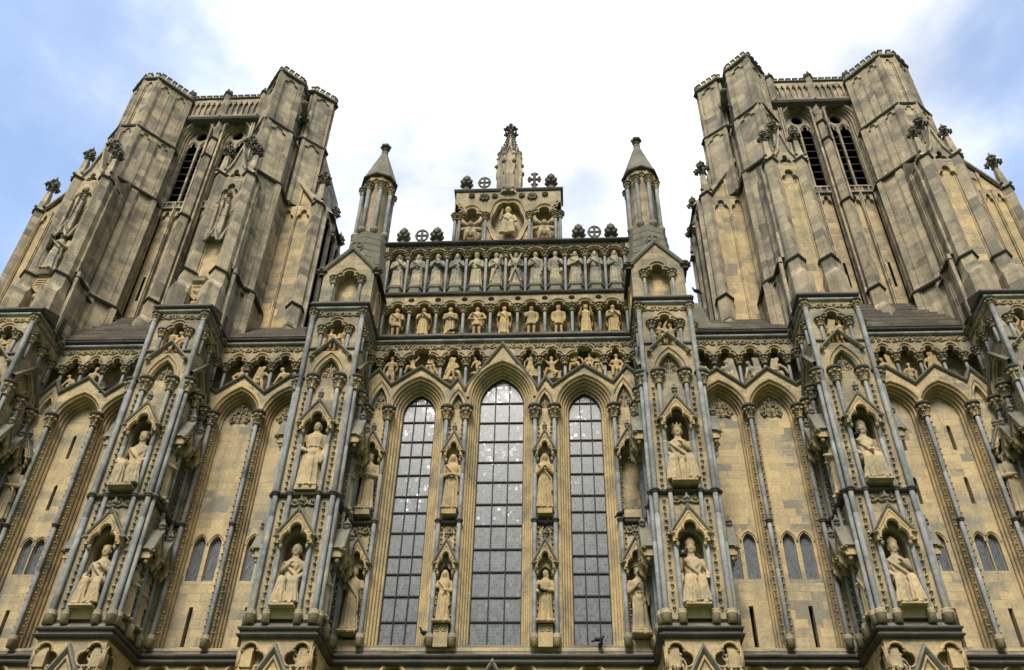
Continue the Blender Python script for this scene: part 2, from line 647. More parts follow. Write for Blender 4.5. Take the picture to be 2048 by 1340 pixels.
def offset(path, o, closed=False):
    n = len(path)
    out = []
    for i in range(n):
        p = path[i]
        if closed:
            a, b = path[i - 1], path[(i + 1) % n]
        else:
            a, b = path[max(i - 1, 0)], path[min(i + 1, n - 1)]
        t1 = (p[0] - a[0], p[1] - a[1])
        t2 = (b[0] - p[0], b[1] - p[1])
        l1, l2 = math.hypot(*t1), math.hypot(*t2)
        if l1 < 1e-9:
            t1, l1 = t2, l2
        if l2 < 1e-9:
            t2, l2 = t1, l1
        n1 = (-t1[1] / l1, t1[0] / l1)
        n2 = (-t2[1] / l2, t2[0] / l2)
        mx, my = n1[0] + n2[0], n1[1] + n2[1]
        ml = math.hypot(mx, my)
        if ml < 1e-6:
            mx, my, ml = n1[0], n1[1], 1
        mx, my = mx / ml, my / ml
        k = mx * n1[0] + my * n1[1]
        k = max(k, 0.35)
        out.append((p[0] + mx * o / k, p[1] + my * o / k))
    return out


def parch(cx, w, zs, h, n=9):
    rr = (w * w + h * h) / (2 * w)
    phi = math.atan2(h, rr - w) if rr > w else PI / 2 + math.atan2(w - rr, h)
    pts = [(cx - w + rr + rr * math.cos(PI - phi * i / n), zs + rr * math.sin(PI - phi * i / n)) for i in range(n + 1)]
    return pts + [(2 * cx - p[0], p[1]) for p in reversed(pts[:-1])]


def jamb_arch(cx, w, z0, zs, h, n=9):
    return [(cx - w, z0)] + parch(cx, w, zs, h, n) + [(cx + w, z0)]


def trefoil(cx, w, zs, h, n=6):
    pts = []
    for i in range(n + 1):
        a = PI - R(105) * i / n
        pts.append((cx - 0.53 * w + 0.47 * w * math.cos(a), zs + 0.48 * h * math.sin(a)))
    top = []
    for i in range(1, n + 2):
        a = R(205) - R(230) * i / (n + 2)
        top.append((cx + 0.47 * w * math.cos(a), zs + 0.62 * h + 0.38 * h * math.sin(a)))
    right = [(2 * cx - p[0], p[1]) for p in reversed(pts)]
    return pts + top + right


def rolls(o0, d0, o1, d1, n, amp=0.75, k=4):
    """A scalloped run of roll mouldings from (o0,d0) to (o1,d1)."""
    L = math.hypot(o1 - o0, d1 - d0)
    ux, uy = (o1 - o0) / L, (d1 - d0) / L
    nx, ny = -uy, ux
    if ny < 0 or (abs(ny) < 1e-6 and nx > 0):
        nx, ny = -nx, -ny
    seg = L / n
    prof = [(o0, d0)]
    for i in range(n):
        for q in range(k + 1):
            a = PI * q / k
            t = seg * i + seg * 0.5 - seg * 0.42 * math.cos(a)
            b = seg * 0.42 * math.sin(a) * amp
            prof.append((o0 + ux * t + nx * b, d0 + uy * t + ny * b))
        if i < n - 1:
            t = seg * (i + 1)
            prof.append((o0 + ux * t - nx * seg * 0.22, d0 + uy * t - ny * seg * 0.22))
    return prof + [(o1, d1)]


def face_frame(M, p, q):
    """Frame standing on the plan edge p->q (left normal is outward)."""
    t = Vector((q[0] - p[0], q[1] - p[1]))
    L = t.length
    t /= L
    F = Matrix(((t.x, -t.y, 0, p[0]), (t.y, t.x, 0, p[1]), (0, 0, 1, 0), (0, 0, 0, 1)))
    return (M @ F if M is not None else F), L


def front_frame(x0, y0, S=1):
    return Matrix(((S, 0, 0, x0), (0, -1, 0, y0), (0, 0, 1, 0), (0, 0, 0, 1)))


# ------------------------------------------------------------------ objects
def thing(name, label, cat, loc=(0, 0, 0), group=None, rz=0.0):
    o = bpy.data.objects.new(name, None)
    C.objects.link(o)
    o.location = loc
    o.rotation_euler = (0, 0, rz)
    o.empty_display_size = 0.2
    tag(o, label, cat, group)
    return o


def tag(o, label, cat, group=None):
    o['kind'] = 'thing'
    o['label'] = label
    o['category'] = cat
    if group:
        o['group'] = group
    return o


def part(name, b, parent=None, label=None, world=True):
    """Links a builder's faces as ONE mesh object; world=True: the faces are in world coordinates."""
    me = b if isinstance(b, bpy.types.Mesh) else b.mesh(name)
    o = bpy.data.objects.new(name, me)
    C.objects.link(o)
    if parent is not None:
        o.parent = parent
        if world:
            o.matrix_parent_inverse = world_matrix(parent).inverted()
    if label:
        o['label'] = label
    return o


def parts(b, parent, world=True):
    return [part(n, q, parent, None, world) for n, q in b.split()]


def world_matrix(o):
    m = Matrix.LocRotScale(o.location, o.rotation_euler, o.scale)
    if o.parent:
        m = world_matrix(o.parent) @ o.matrix_parent_inverse @ m
    return m


def put(name, me, parent, loc, rz=0.0, sc=(1, 1, 1)):
    o = bpy.data.objects.new(name, me)
    C.objects.link(o)
    o.parent = parent
    o.location = loc
    o.rotation_euler = (0, 0, rz)
    o.scale = sc
    return o


def copy_tree(o, parent=None):
    c = o.copy()
    C.objects.link(c)
    c.parent = parent
    for ch in [x for x in C.objects if x.parent == o]:
        copy_tree(ch, c)
    return c


def structure(name, b):
    o = part(name, b)
    o['kind'] = 'structure'
    return o


# ------------------------------------------------------------------ carved details
def leaf_cluster(b, c, r, n=6, seed=0, up=0.5):
    rr = random.Random(seed)
    for i in range(n):
        a = 2 * PI * i / n + rr.random() * 0.5
        el = up * (rr.random() - 0.3)
        p = (c[0] + r * 0.75 * math.cos(a), c[1] + r * 0.75 * math.sin(a), c[2] + r * el)
        b.blob(p, (r * 0.42, r * 0.42, r * 0.40), 6, 4, 0.25, rr.randint(0, 9999))
    b.blob(c, r * 0.62, 7, 5, 0.25, rr.randint(0, 9999))


def rot_z(a):
    return Matrix.Rotation(a, 3, 'Z')


def capital_mesh(r=0.085, h=0.46, key=0):
    """Foliate capital; z = 0 is the underside of the necking ring, the abacus is at the top."""
    b = MB(mat='carve')
    b.lathe((0, 0), [(r, -0.02), (r * 1.35, 0.0), (r * 1.4, 0.025), (r * 1.1, 0.05), (r * 1.05, h * 0.35), (r * 1.35, h * 0.62), (r * 2.0, h * 0.82)], 10)
    for tier, (zz, rad, n, s) in enumerate(((h * 0.62, r * 1.75, 7, r * 0.62), (h * 0.36, r * 1.35, 5, r * 0.42))):
        for i in range(n):
            a = 2 * PI * (i + 0.5 * tier) / n
            b.blob((rad * math.cos(a), rad * math.sin(a), zz), (s, s, s * 0.9), 6, 4, 0.25, key * 50 + tier * 11 + i)
            b.tube([(r * math.cos(a), r * math.sin(a), h * 0.1), (r * 1.2 * math.cos(a), r * 1.2 * math.sin(a), zz * 0.7), (rad * math.cos(a), rad * math.sin(a), zz)], r * 0.22, 4)
    b.use('dark')
    b.lathe((0, 0), [(r * 1.9, h * 0.80), (r * 2.25, h * 0.83), (r * 2.45, h * 0.89), (r * 2.25, h * 0.95), (r * 2.1, h * 0.97), (r * 2.3, h), (0.0, h)], 14)
    return b.mesh('capital')


def shaft_mesh(r, z0, z1, rings=(), base=True):
    """Shaft with its moulded base and annulets; z from z0 (bottom of base)."""
    b = MB(mat='front')
    zb = z0
    if base:
        b.lathe((0, 0), [(0, z0), (r * 1.75, z0), (r * 1.75, z0 + 0.2), (r * 2.0, z0 + 0.22), (r * 2.0, z0 + 0.26), (r * 1.6, z0 + 0.28), (r * 1.85, z0 + 0.31), (r * 1.7, z0 + 0.345), (r * 1.1, z0 + 0.36)], 12)
        zb = z0 + 0.35
    b.use('lias')
    segs = [zb] + [q for q in rings] + [z1]
    if z1 - z0 > 4:
        segs = sorted(segs + [zb + (z1 - zb) * f for f in (0.27, 0.71)])
    for i in range(len(segs) - 1):
        b.lathe((0, 0), [(r * 0.93, segs[i]), (r, segs[i] + 0.008), (r * 0.985, (segs[i] + segs[i + 1]) / 2), (r, segs[i + 1] - 0.008), (r * 0.93, segs[i + 1])], 10)
    b.use('dark')
    for q in rings:
        b.lathe((0, 0), [(r, q - 0.06), (r * 1.35, q - 0.055), (r * 1.45, q - 0.03), (r * 1.3, q - 0.01), (r * 1.75, q + 0.0), (r * 1.85, q + 0.03), (r * 1.7, q + 0.06), (r, q + 0.07)], 12)
    return b.mesh('shaft')


def crockets(b, u, d, z0, z1, step=0.21, r=0.055, seed=0):
    rr = random.Random(seed)
    n = int((z1 - z0) / step)
    for i in range(n):
        z = z0 + (i + 0.5) * (z1 - z0) / n
        b.blob((u + rr.uniform(-0.012, 0.012), d, z), (r, r * 1.1, r * 0.95), 6, 4, 0.3, rr.randint(0, 9999))
        b.blob((u, d - r * 0.4, z - step * 0.4), (r * 0.45, r * 0.5, step * 0.3), 5, 3, 0.1, i)


def spiral(b, c, r, d, turns=1.25, start=0.0, sgn=1, th=0.03, leaf=True, seed=0):
    n = 11
    pts = []
    rad = []
    for i in range(n + 1):
        t = i / n
        a = start + sgn * 2 * PI * turns * t
        q = r * (1 - 0.78 * t)
        pts.append((c[0] + q * math.cos(a), d, c[1] + q * math.sin(a)))
        rad.append(th * (1 - 0.35 * t))
    b.tube(pts, rad, 5)
    if leaf:
        b.blob((c[0], d + th * 0.4, c[1]), (r * 0.34, th * 1.5, r * 0.34), 6, 4, 0.3, seed)


def scroll_band(b, u0, u1, z0, z1, d, seed=0):
    rr = random.Random(seed)
    h = z1 - z0
    n = max(1, int(round((u1 - u0) / (h * 1.05))))
    w = (u1 - u0) / n
    for i in range(n):
        c = (u0 + (i + 0.5) * w, (z0 + z1) / 2 + rr.uniform(-0.03, 0.03) * h)
        sg = 1 if i % 2 else -1
        spiral(b, c, h * 0.46, d, 1.3, R(200) if sg > 0 else R(-20), sg, h * 0.115, True, seed * 77 + i)
        for q in range(3):
            a = rr.random() * 6.28
            b.blob((c[0] + w * 0.52 * math.cos(a), d, c[1] + h * 0.42 * math.sin(a)), (h * 0.15, h * 0.15, h * 0.14), 5, 4, 0.3, rr.randint(0, 9999))


def foliage_tree(b, cx, z0, w, h, d, seed=0):
    """Carved tree of scrolls that fills a pointed arch head."""
    rr = random.Random(seed)
    b.tube([(cx, d, z0), (cx, d + 0.01, z0 + h * 0.92)], [w * 0.07, w * 0.04], 5)
    levels = [(0.16, 0.60, 0.27), (0.42, 0.46, 0.24), (0.68, 0.27, 0.18)]
    for (zf, uf, rf) in levels:
        for sg in (-1, 1):
            c = (cx + sg * uf * w, z0 + h * zf)
            spiral(b, c, rf * w, d, 1.2, R(-100) if sg > 0 else R(-80), -sg if zf < 0.3 else sg, w * 0.075, True, rr.randint(0, 9999))
            b.tube([(cx, d, z0 + h * max(zf - 0.18, 0.02)), (cx + sg * uf * w * 0.5, d, z0 + h * (zf - 0.1)), (c[0], d, c[1] - rf * w)], w * 0.045, 4)
            for q in range(3):
                a = rr.random() * 6.28
                b.blob((c[0] + rf * w * 0.9 * math.cos(a), d, c[1] + rf * w * 0.9 * math.sin(a)), (w * 0.085, w * 0.07, w * 0.08), 5, 4, 0.3, rr.randint(0, 999))
    b.blob((cx, d, z0 + h * 0.93), (w * 0.13, w * 0.08, w * 0.16), 6, 4, 0.3, seed)


def finial_builder(h=0.5, r=0.16, kind='cross', mat='carvedark', seed=1):
    b = MB(mat=mat)
    rr = random.Random(seed)
    if kind == 'bud':
        b.lathe((0, 0), [(r * 0.5, 0), (r * 0.32, h * 0.15), (r * 0.55, h * 0.2), (r * 0.62, h * 0.24), (r * 0.35, h * 0.3), (r * 0.35, h * 0.45)], 8)
        for i in range(6):
            a = 2 * PI * i / 6
            b.blob((r * 0.62 * math.cos(a), r * 0.62 * math.sin(a), h * 0.58), (r * 0.36, r * 0.36, h * 0.13), 6, 4, 0.2, seed + i)
        b.blob((0, 0, h * 0.62), (r * 0.6, r * 0.6, h * 0.22), 7, 5, 0.2, seed)
        b.blob((0, 0, h * 0.86), (r * 0.36, r * 0.36, h * 0.15), 6, 4, 0.2, seed + 3)
    elif kind == 'cross':
        b.lathe((0, 0), [(r * 0.36, 0), (r * 0.30, h * 0.16), (r * 0.46, h * 0.19), (r * 0.50, h * 0.22), (r * 0.26, h * 0.25), (r * 0.24, h * 0.5)], 6)
        for tier, (zz, q, sc) in enumerate(((0.36, 1.0, 1.0), (0.62, 0.62, 0.74))):
            for i in range(4):
                a = PI / 2 * i + PI / 4 * (1 + tier)
                ca, sa = math.cos(a), math.sin(a)
                b.tube([(0, 0, h * (zz - 0.08)), (r * 0.55 * q * ca, r * 0.55 * q * sa, h * (zz + 0.05)), (r * 0.98 * q * ca, r * 0.98 * q * sa, h * (zz - 0.01))], [r * 0.20 * sc, r * 0.26 * sc, r * 0.12 * sc], 6)
                for (f, dz, rr_) in ((0.95, 0.02, 0.20), (0.66, 0.075, 0.20), (0.74, -0.045, 0.15)):
                    for w in (-0.25, 0.25):
                        b.blob((r * q * (f * ca - w * sa), r * q * (f * sa + w * ca), h * (zz + dz)), (r * rr_ * sc, r * rr_ * sc, h * 0.045 * sc + r * 0.05), 5, 4, 0.3, seed + i)
        b.blob((0, 0, h * 0.56), (r * 0.30, r * 0.30, h * 0.14), 7, 5, 0.2, seed)
        b.blob((0, 0, h * 0.82), (r * 0.24, r * 0.24, h * 0.09), 6, 5, 0.2, seed)
        b.tube([(0, 0, h * 0.84), (0, 0, h * 1.0)], [r * 0.16, r * 0.05], 6)
    elif kind == 'pine':
        b.lathe((0, 0), [(r * 0.55, 0), (r * 0.6, h * 0.1), (r * 0.42, h * 0.16), (r * 0.42, h * 0.24), (r * 0.8, h * 0.28)], 8)
        for k in range(4):
            for i in range(6):
                a = 2 * PI * (i + 0.5 * (k % 2)) / 6
                q = (0.72, 0.78, 0.58, 0.3)[k] * r
                b.blob((q * math.cos(a), q * math.sin(a), h * (0.36 + 0.145 * k)), (r * 0.34, r * 0.34, h * 0.095), 6, 4, 0.15, seed + i)
        b.blob((0, 0, h * 0.57), (r * 0.7, r * 0.7, h * 0.33), 8, 6, 0.1, seed)
        b.blob((0, 0, h * 0.92), (r * 0.22, r * 0.22, h * 0.1), 6, 4, 0.1, seed)
    elif kind in ('wheel', 'plain_cross'):
        zc = h * 0.62
        q = h * 0.36
        qx = 0.235
        b.lathe((0, 0), [(r * 0.5, 0), (r * 0.55, h * 0.08), (r * 0.3, h * 0.13), (r * 0.28, h * 0.3)], 8)
        for i in range(4):
            a = PI / 2 * i
            ca, sa = math.cos(a), math.sin(a)
            b.tube([(0, 0, zc), (qx * 0.95 * ca, 0, zc + q * 0.95 * sa)], [r * 0.27, r * 0.24], 6)
            e = (qx * 0.86 * ca, 0, zc + q * 0.86 * sa)
            for sg in (-1, 1):
                b.blob((e[0] - sg * sa * r * 0.36, 0, e[2] + sg * ca * r * 0.42), (r * 0.26, r * 0.22, r * 0.3), 6, 4, 0.15, i)
            b.blob((qx * 1.02 * ca, 0, zc + q * 1.02 * sa), (r * 0.22, r * 0.22, r * 0.26), 6, 4, 0.15, i)
        b.blob((0, 0, zc), (r * 0.4, r * 0.3, r * 0.45), 7, 5, 0.1, seed)
        if kind == 'wheel':
            b.tube([(qx * 0.98 * math.cos(2 * PI * i / 24), 0, zc + q * 0.98 * math.sin(2 * PI * i / 24)) for i in range(25)], r * 0.21, 6)
    return b


def canopy_builder(w, rise, proj, mat='hood'):
    """Gabled niche canopy in a local frame; z = 0 is its eaves, d = 0 the wall behind."""
    b = MB(mat='mould')
    wn = w * 0.74
    zb = -0.30
    notch = trefoil(0, wn, zb + 0.05, rise * 0.36 + 0.28, 6)
    poly = [(-w, zb), (-w, 0.0), (0, rise), (w, 0.0), (w, zb), (wn, zb)] + list(reversed(notch)) + [(-wn, zb)]
    b.slab(poly, proj - 0.10, proj, back=True)
    b.sweep(notch, [(0.07, proj), (0.06, proj + 0.035), (0.03, proj + 0.045), (0.0, proj + 0.02), (-0.012, proj - 0.04)], True)
    b.sweep([(-w * 0.78, 0.03), (0, rise * 0.80), (w * 0.78, 0.03)], [(0.03, proj), (0.02, proj + 0.02), (-0.02, proj + 0.02), (-0.03, proj)])
    b.box(-w, -w + 0.06, 0, proj - 0.1, zb, 0)
    b.box(w - 0.06, w, 0, proj - 0.1, zb, 0)
    b.use(mat)
    roof = [(-w - 0.05, -0.07), (0, rise), (w + 0.05, -0.07)]
    b.sweep(roof, [(0.0, -0.02), (0.035, -0.02), (0.04, proj + 0.05), (0.015, proj + 0.07), (-0.02, proj + 0.045), (-0.025, proj - 0.02)])
    b.use('carve')
    for sg in (-1, 1):
        leaf_cluster(b, (sg * (w + 0.02), proj + 0.02, -0.10), 0.085, 5, 3 + sg)
        b.blob((sg * wn, proj * 0.7, zb - 0.06), (0.055, 0.07, 0.09), 6, 5, 0.2, 5)
    return b


FIN_SMALL = None


def gable_finial(h=0.42, r=0.1):
    b = MB(mat='hood')
    b.lathe((0, 0), [(r * 0.35, -0.1), (r * 0.4, h * 0.2), (r * 0.9, h * 0.3), (r * 0.95, h * 0.38), (r * 0.5, h * 0.43)], 8)
    for i in range(5):
        a = 2 * PI * i / 5
        b.blob((r * 0.6 * math.cos(a), r * 0.6 * math.sin(a), h * 0.6), (r * 0.42, r * 0.42, h * 0.14), 6, 4, 0.2, i)
    b.blob((0, 0, h * 0.7), (r * 0.6, r * 0.6, h * 0.2), 7, 5, 0.15, 2)
    b.blob((0, 0, h * 0.92), (r * 0.42, r * 0.42, h * 0.1), 6, 4, 0.15, 3)
    return b.mesh('finial')


CAP_BIG = capital_mesh(0.098, 0.52, 1)
CAP_MID = capital_mesh(0.075, 0.42, 2)
CAP_SMALL = capital_mesh(0.076, 0.30, 3)
FIN_SMALL = gable_finial()


# ------------------------------------------------------------------ front buttresses
ZS0, ZRING, ZCAP, ZCOR = 11.30, 15.16, 19.45, 22.30
HB, DB = 0.86, 1.83
CORN_LOW = [(0.0, 22.31), (0.04, 22.32), (0.085, 22.345), (0.10, 22.38), (0.085, 22.415), (0.04, 22.43), (0.035, 22.45)]
CORN_TOP = [(0.035, 22.45), (0.085, 22.46), (0.12, 22.48), (0.15, 22.50), (0.165, 22.53), (0.155, 22.56), (0.05, 22.585)]
STR_A = [(0.0, 10.86), (0.06, 10.885), (0.12, 10.915), (0.15, 10.955), (0.12, 10.99), (0.05, 11.01)]
STR_M = [(0.05, 11.01), (0.055, 11.06)]
STR_B = [(0.055, 11.06), (0.09, 11.075), (0.13, 11.105), (0.145, 11.14), (0.11, 11.175), (0.04, 11.19), (0.0, 11.36)]


def niche_poly(c, w, z0, zs, h):
    return [(c - w, z0)] + parch(c, w, zs, h, 5) + [(c + w, z0)]


def quatre(c, zc, r, lo=0.015, hi=99):
    pts = []
    for k in range(4):
        a0 = PI / 2 - PI / 2 * k
        cx, cz = c + r * 0.52 * math.cos(a0), zc + r * 0.52 * math.sin(a0)
        for i in range(9):
            a = a0 + R(100) - R(200) * i / 8
            u = cx + r * 0.48 * math.cos(a)
            z = cz + r * 0.48 * math.sin(a)
            if u < lo or u > hi:
                u = min(max(u, lo), hi)
                if pts and abs(pts[-1][0] - u) < 1e-6 and i not in (0, 8) and len(pts) > 1 and abs(pts[-2][0] - u) < 1e-6:
                    pts[-1] = (u, z)
                    continue
            pts.append((u, z))
    return pts


def make_buttress():
    root = thing('buttress', 'front buttress', 'buttress')
    F0 = front_frame(0, 0)
    plan = [(-HB, 0.0), (-HB, DB), (HB, DB), (HB, 0.0)]
    # --- wall: three faces with their niches
    b = MB(F0, 'front')
    arcs = MB(F0, 'mould')
    sides = []
    for k in range(3):
        M, L = face_frame(F0, plan[k], plan[k + 1])
        b.M = M
        arcs.M = M
        if k == 1:
            c = L / 2
            holes = [(niche_poly(c, 0.335, 11.62, 13.55, 0.42), -0.42), (niche_poly(c, 0.335, 15.25, 17.5, 0.42), -0.42),
                     (jamb_arch(c, 0.40, 19.42, 19.5, 0.78), -0.24), ([(c - 0.36, 20.55)] + trefoil(c, 0.36, 21.5, 0.40) + [(c + 0.36, 20.55)], -0.42)]
        else:
            fs = (0.50, 1.22)
            cs = [f if k == 2 else L - f for f in fs]
            holes = []
            for c in cs:
                holes.append((niche_poly(c, 0.27, 11.62, 13.35, 0.38), -0.24))
                holes.append((niche_poly(c, 0.27, 15.25, 17.35, 0.38), -0.24))
                holes.append(([(c - 0.28, 20.75)] + trefoil(c, 0.28, 21.52, 0.36) + [(c + 0.28, 20.75)], -0.24))
            cm = 0.88 if k == 2 else L - 0.88
            holes.append((jamb_arch(cm, 0.58, 18.9, 19.45, 0.98), -0.20))
        b.use('front')
        b.fill([(0, 10.9), (L, 10.9), (L, 22.4), (0, 22.4)], 0.0, [h for h, _ in holes])
        for h, dd in holes:
            b.use('front')
            b.recess(h, 0.0, dd)
        # upper arches, hood gables, top trefoils
        prof = rolls(0.0, -0.10, 0.20, 0.07, 3)
        if k == 1:
            c = L / 2
            arcs.bucket('arch_moulding').use('mould')
            arcs.sweep(parch(c, 0.37, 19.45, 0.80), prof, True)
            arcs.bucket('gable_moulding').use('hood')
            arcs.sweep([(c - 0.62, 20.30), (c, 20.98), (c + 0.62, 20.30)], [(-0.03, 0.0), (-0.03, 0.08), (0.02, 0.14), (0.06, 0.12), (0.07, 0.0)])
            arcs.sweep([(0.0, 20.62), (c - 0.32, 20.62)], [(0.0, -0.02), (0.0, 0.07), (0.05, 0.08), (0.06, -0.02)])
            arcs.sweep([(c + 0.32, 20.62), (L, 20.62)], [(0.0, -0.02), (0.0, 0.07), (0.05, 0.08), (0.06, -0.02)])
            arcs.use('carve')
            for sg in (-1, 1):
                leaf_cluster(arcs, (c + sg * 0.62, 0.10, 20.24), 0.09, 5, 4 + sg)
            arcs.bucket('trefoil_arch').use('mould')
            arcs.sweep(trefoil(c, 0.36, 21.5, 0.40), rolls(0.0, -0.05, 0.13, 0.05, 2), True)
            foliage_tree(arcs.bucket('foliage_panel').use('carve'), c, 19.42, 0.34, 0.74, -0.20, 5)
            scroll_band(arcs.bucket('carved_frieze'), 0.1, L - 0.1, 22.02, 22.27, 0.02, 11)
            # carved bracket under the upper statue
            scroll_band(arcs.bucket('carved_bracket'), c - 0.40, c + 0.40, 14.80, 15.08, 0.04, 3)
        else:
            arcs.bucket('arch_moulding').use('mould')
            arcs.sweep(parch(cm, 0.56, 19.45, 0.96), rolls(0.0, -0.10, 0.22, 0.06, 3), True)
            for sg in (-1, 1):
                arcs.sweep(jamb_arch(cm + sg * 0.28, 0.24, 18.9, 19.42, 0.46), [(-0.02, -0.16), (0.0, -0.03), (0.05, -0.03), (0.07, -0.16)], True)
            arcs.bucket('gable_moulding').use('hood')
            arcs.sweep([(cm - 0.86, 19.75), (cm, 20.72), (cm + 0.86, 19.75)], [(-0.03, 0.0), (-0.03, 0.08), (0.02, 0.15), (0.06, 0.12), (0.07, 0.0)])
            arcs.use('mould')
            for c in cs:
                arcs.bucket('trefoil_arch').sweep(trefoil(c, 0.28, 21.52, 0.36), rolls(0.0, -0.05, 0.10, 0.05, 2), True)
            scroll_band(arcs.bucket('carved_frieze').use('carve'), 0.05, L - 0.05, 22.02, 22.27, 0.02, 21 + k)
    b.M = F0
    b.use('front')
    b.fill([(-HB, 0.0)] and [(-HB, 22.4), (HB, 22.4), (HB, 22.4), (-HB, 22.4)], 0)
    b.box(-HB + 0.02, HB - 0.02, 0.02, DB - 0.02, 22.3, 22.4)
    part('wall', b, root, world=False)
    parts(arcs, root, False)
    # --- cornice, strings, plinth
    b = MB(F0, 'lias')
    b.psweep(plan, CORN_LOW)
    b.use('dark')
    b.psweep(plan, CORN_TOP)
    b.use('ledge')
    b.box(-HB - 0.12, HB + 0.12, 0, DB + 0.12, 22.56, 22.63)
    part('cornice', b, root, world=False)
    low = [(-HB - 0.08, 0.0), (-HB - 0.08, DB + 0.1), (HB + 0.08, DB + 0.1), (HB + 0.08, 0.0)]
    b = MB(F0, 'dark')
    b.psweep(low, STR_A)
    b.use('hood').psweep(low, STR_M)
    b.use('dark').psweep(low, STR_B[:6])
    b.use('ledge')
    b.psweep(low, [(0.05, 11.185), (-0.03, 11.27), (-0.22, 11.46)])
    b.box(-HB, HB, 0, DB, 11.26, 11.44)
    b.use('statue')
    b.box(-0.36, 0.36, DB - 0.35, DB + 0.08, 11.44, 11.70)
    part('string_course', b, root, world=False)
    # --- annulet band at mid height
    b = MB(F0, 'dark')
    b.psweep(plan, [(0.0, 15.08), (0.07, 15.10), (0.13, 15.13), (0.15, 15.17), (0.12, 15.21), (0.0, 15.23)])
    part('band', b, root, world=False)
    # --- lower stage down to the ground
    b = MB(F0, 'gold')
    for k in range(3):
        M, L = face_frame(F0, low[k], low[k + 1])
        b.M = M
        hs = []
        if k == 1:
            hs = [quatre(0.27, 10.36, 0.44), quatre(L - 0.27, 10.36, 0.44, -9, L - 0.015)]
        elif L > 1:
            hs = [quatre(0.27, 10.36, 0.44), quatre(L - 0.27, 10.36, 0.44, -9, L - 0.015)]
        b.use('gold')
        b.fill([(0, 0), (L, 0), (L, 10.95), (0, 10.95)], 0, hs)
        for h in hs:
            b.use('gold').recess(h, 0, -0.34)
            b.use('mould').sweep(h, [(0.0, -0.06), (-0.045, -0.02), (-0.03, 0.03), (0.01, 0.045), (0.02, 0.0)], True, True)
        c = L / 2
        if k == 1:
            b.use('hood').sweep([(c - 0.6, 9.6), (c, 10.66), (c + 0.6, 9.6)], [(-0.08, 0.0), (-0.08, 0.08), (-0.02, 0.16), (0.03, 0.14), (0.05, 0.0)])
            b.use('mould').sweep([(c - 0.45, 9.6), (c, 10.4), (c + 0.45, 9.6)], [(-0.05, 0.0), (-0.02, 0.07), (0.03, 0.06), (0.05, 0.0)])
    part('lower_stage', b, root, world=False)
    # --- crocketed strips
    b = MB(F0, 'carve')
    sd = 0
    for u in (-0.61, 0.61):
        b.bucket('crocket_strip')
        crockets(b, u, DB + 0.04, 11.65, 15.02, 0.2, 0.05, sd)
        b.bucket('crocket_strip')
        crockets(b, u, DB + 0.04, 15.3, 18.95, 0.2, 0.05, sd + 1)
        sd += 2
    for k in (0, 2):
        M, L = face_frame(F0, plan[k], plan[k + 1])
        b.M = M
        for f in (0.16, 0.86, 1.56):
            u = f if k == 2 else L - f
            for q in (-0.09, 0.09):
                b.bucket('crocket_strip')
                crockets(b, u + q, 0.05, 11.65, 15.0, 0.22, 0.048, sd)
                b.bucket('crocket_strip')
                crockets(b, u + q, 0.05, 15.3, 18.9, 0.22, 0.048, sd + 1)
                sd += 2
    parts(b, root, False)
    # --- shafts and capitals
    s_corner = shaft_mesh(0.078, 11.30, 21.96, (15.16,))
    s_inner = shaft_mesh(0.064, 11.30, 18.97, (15.16,))
    s_small = shaft_mesh(0.054, 20.60, 21.24, (), False)
    for sx in (-1, 1):
        put('shaft', s_corner, root, (sx * 0.84, -DB - 0.10, 0))
        put('capital', CAP_MID, root, (sx * 0.84, -DB - 0.08, 21.86), 0.4)
        put('shaft', s_inner, root, (sx * 0.42, -DB - 0.11, 0))
        put('capital', CAP_BIG, root, (sx * 0.42, -DB - 0.08, 18.95), 0.9)
        put('shaft', s_small, root, (sx * 0.46, -DB - 0.05, 0))
        put('capital', CAP_SMALL, root, (sx * 0.46, -DB - 0.05, 21.23), 0.2)
        for f in (0.02, 0.86, 1.58):
            put('shaft', s_inner, root, (sx * (HB + 0.10), -DB + f, 0))
            put('capital', CAP_BIG, root, (sx * (HB + 0.08), -DB + f, 18.95), 0.3 + f)
        for f in (0.14, 0.86, 1.58):
            put('shaft', s_small, root, (sx * (HB + 0.05), -DB + f, 0))
            put('capital', CAP_SMALL, root, (sx * (HB + 0.05), -DB + f, 21.23), 0.7)
    # --- canopies over the niches, each with its finial
    cf = canopy_builder(0.50, 0.76, 0.29).mesh('niche_canopy')
    cs_ = canopy_builder(0.33, 0.66, 0.40).mesh('niche_canopy')
    for z in (13.82, 17.62):
        o = put('niche_canopy', cf, root, (0, -DB, z), PI)
        put('finial', FIN_SMALL, o, (0, 0.3, 0.74))
        for sx in (-1, 1):
            for f in (0.50, 1.22):
                o = put('niche_canopy', cs_, root, (sx * HB, -DB + f, z - 0.2), PI / 2 if sx < 0 else -PI / 2)
                put('finial', FIN_SMALL, o, (0, 0.36, 0.64))
    return root


proto = make_buttress()
BX = [5.45, 10.88, 16.83]
butt_specs = [
    (5.45, 'blue shafted buttress just right of the three tall windows, topped by gabled aedicule'),
    (-5.45, 'blue shafted buttress just left of the three tall windows, topped by gabled aedicule'),
    (-10.88, 'blue shafted buttress under the left tower, with shield niche above its cap'),
    (10.88, 'blue shafted buttress standing under the inner corner of the right tower'),
    (-16.83, 'buttress at the far left edge, mostly cut off by the picture'),
    (16.83, 'buttress at the far right edge, mostly cut off by the picture'),
]
for i, (x, lab) in enumerate(butt_specs):
    o = proto if i == 0 else copy_tree(proto)
    o.location = (x, 0, 0)
    tag(o, lab, 'buttress', 'shafted buttresses of the west front')


# ------------------------------------------------------------------ wall bays
HOODP = [(-0.035, -0.02), (-0.035, 0.05), (0.0, 0.10), (0.04, 0.12), (0.065, 0.08), (0.065, -0.32)]


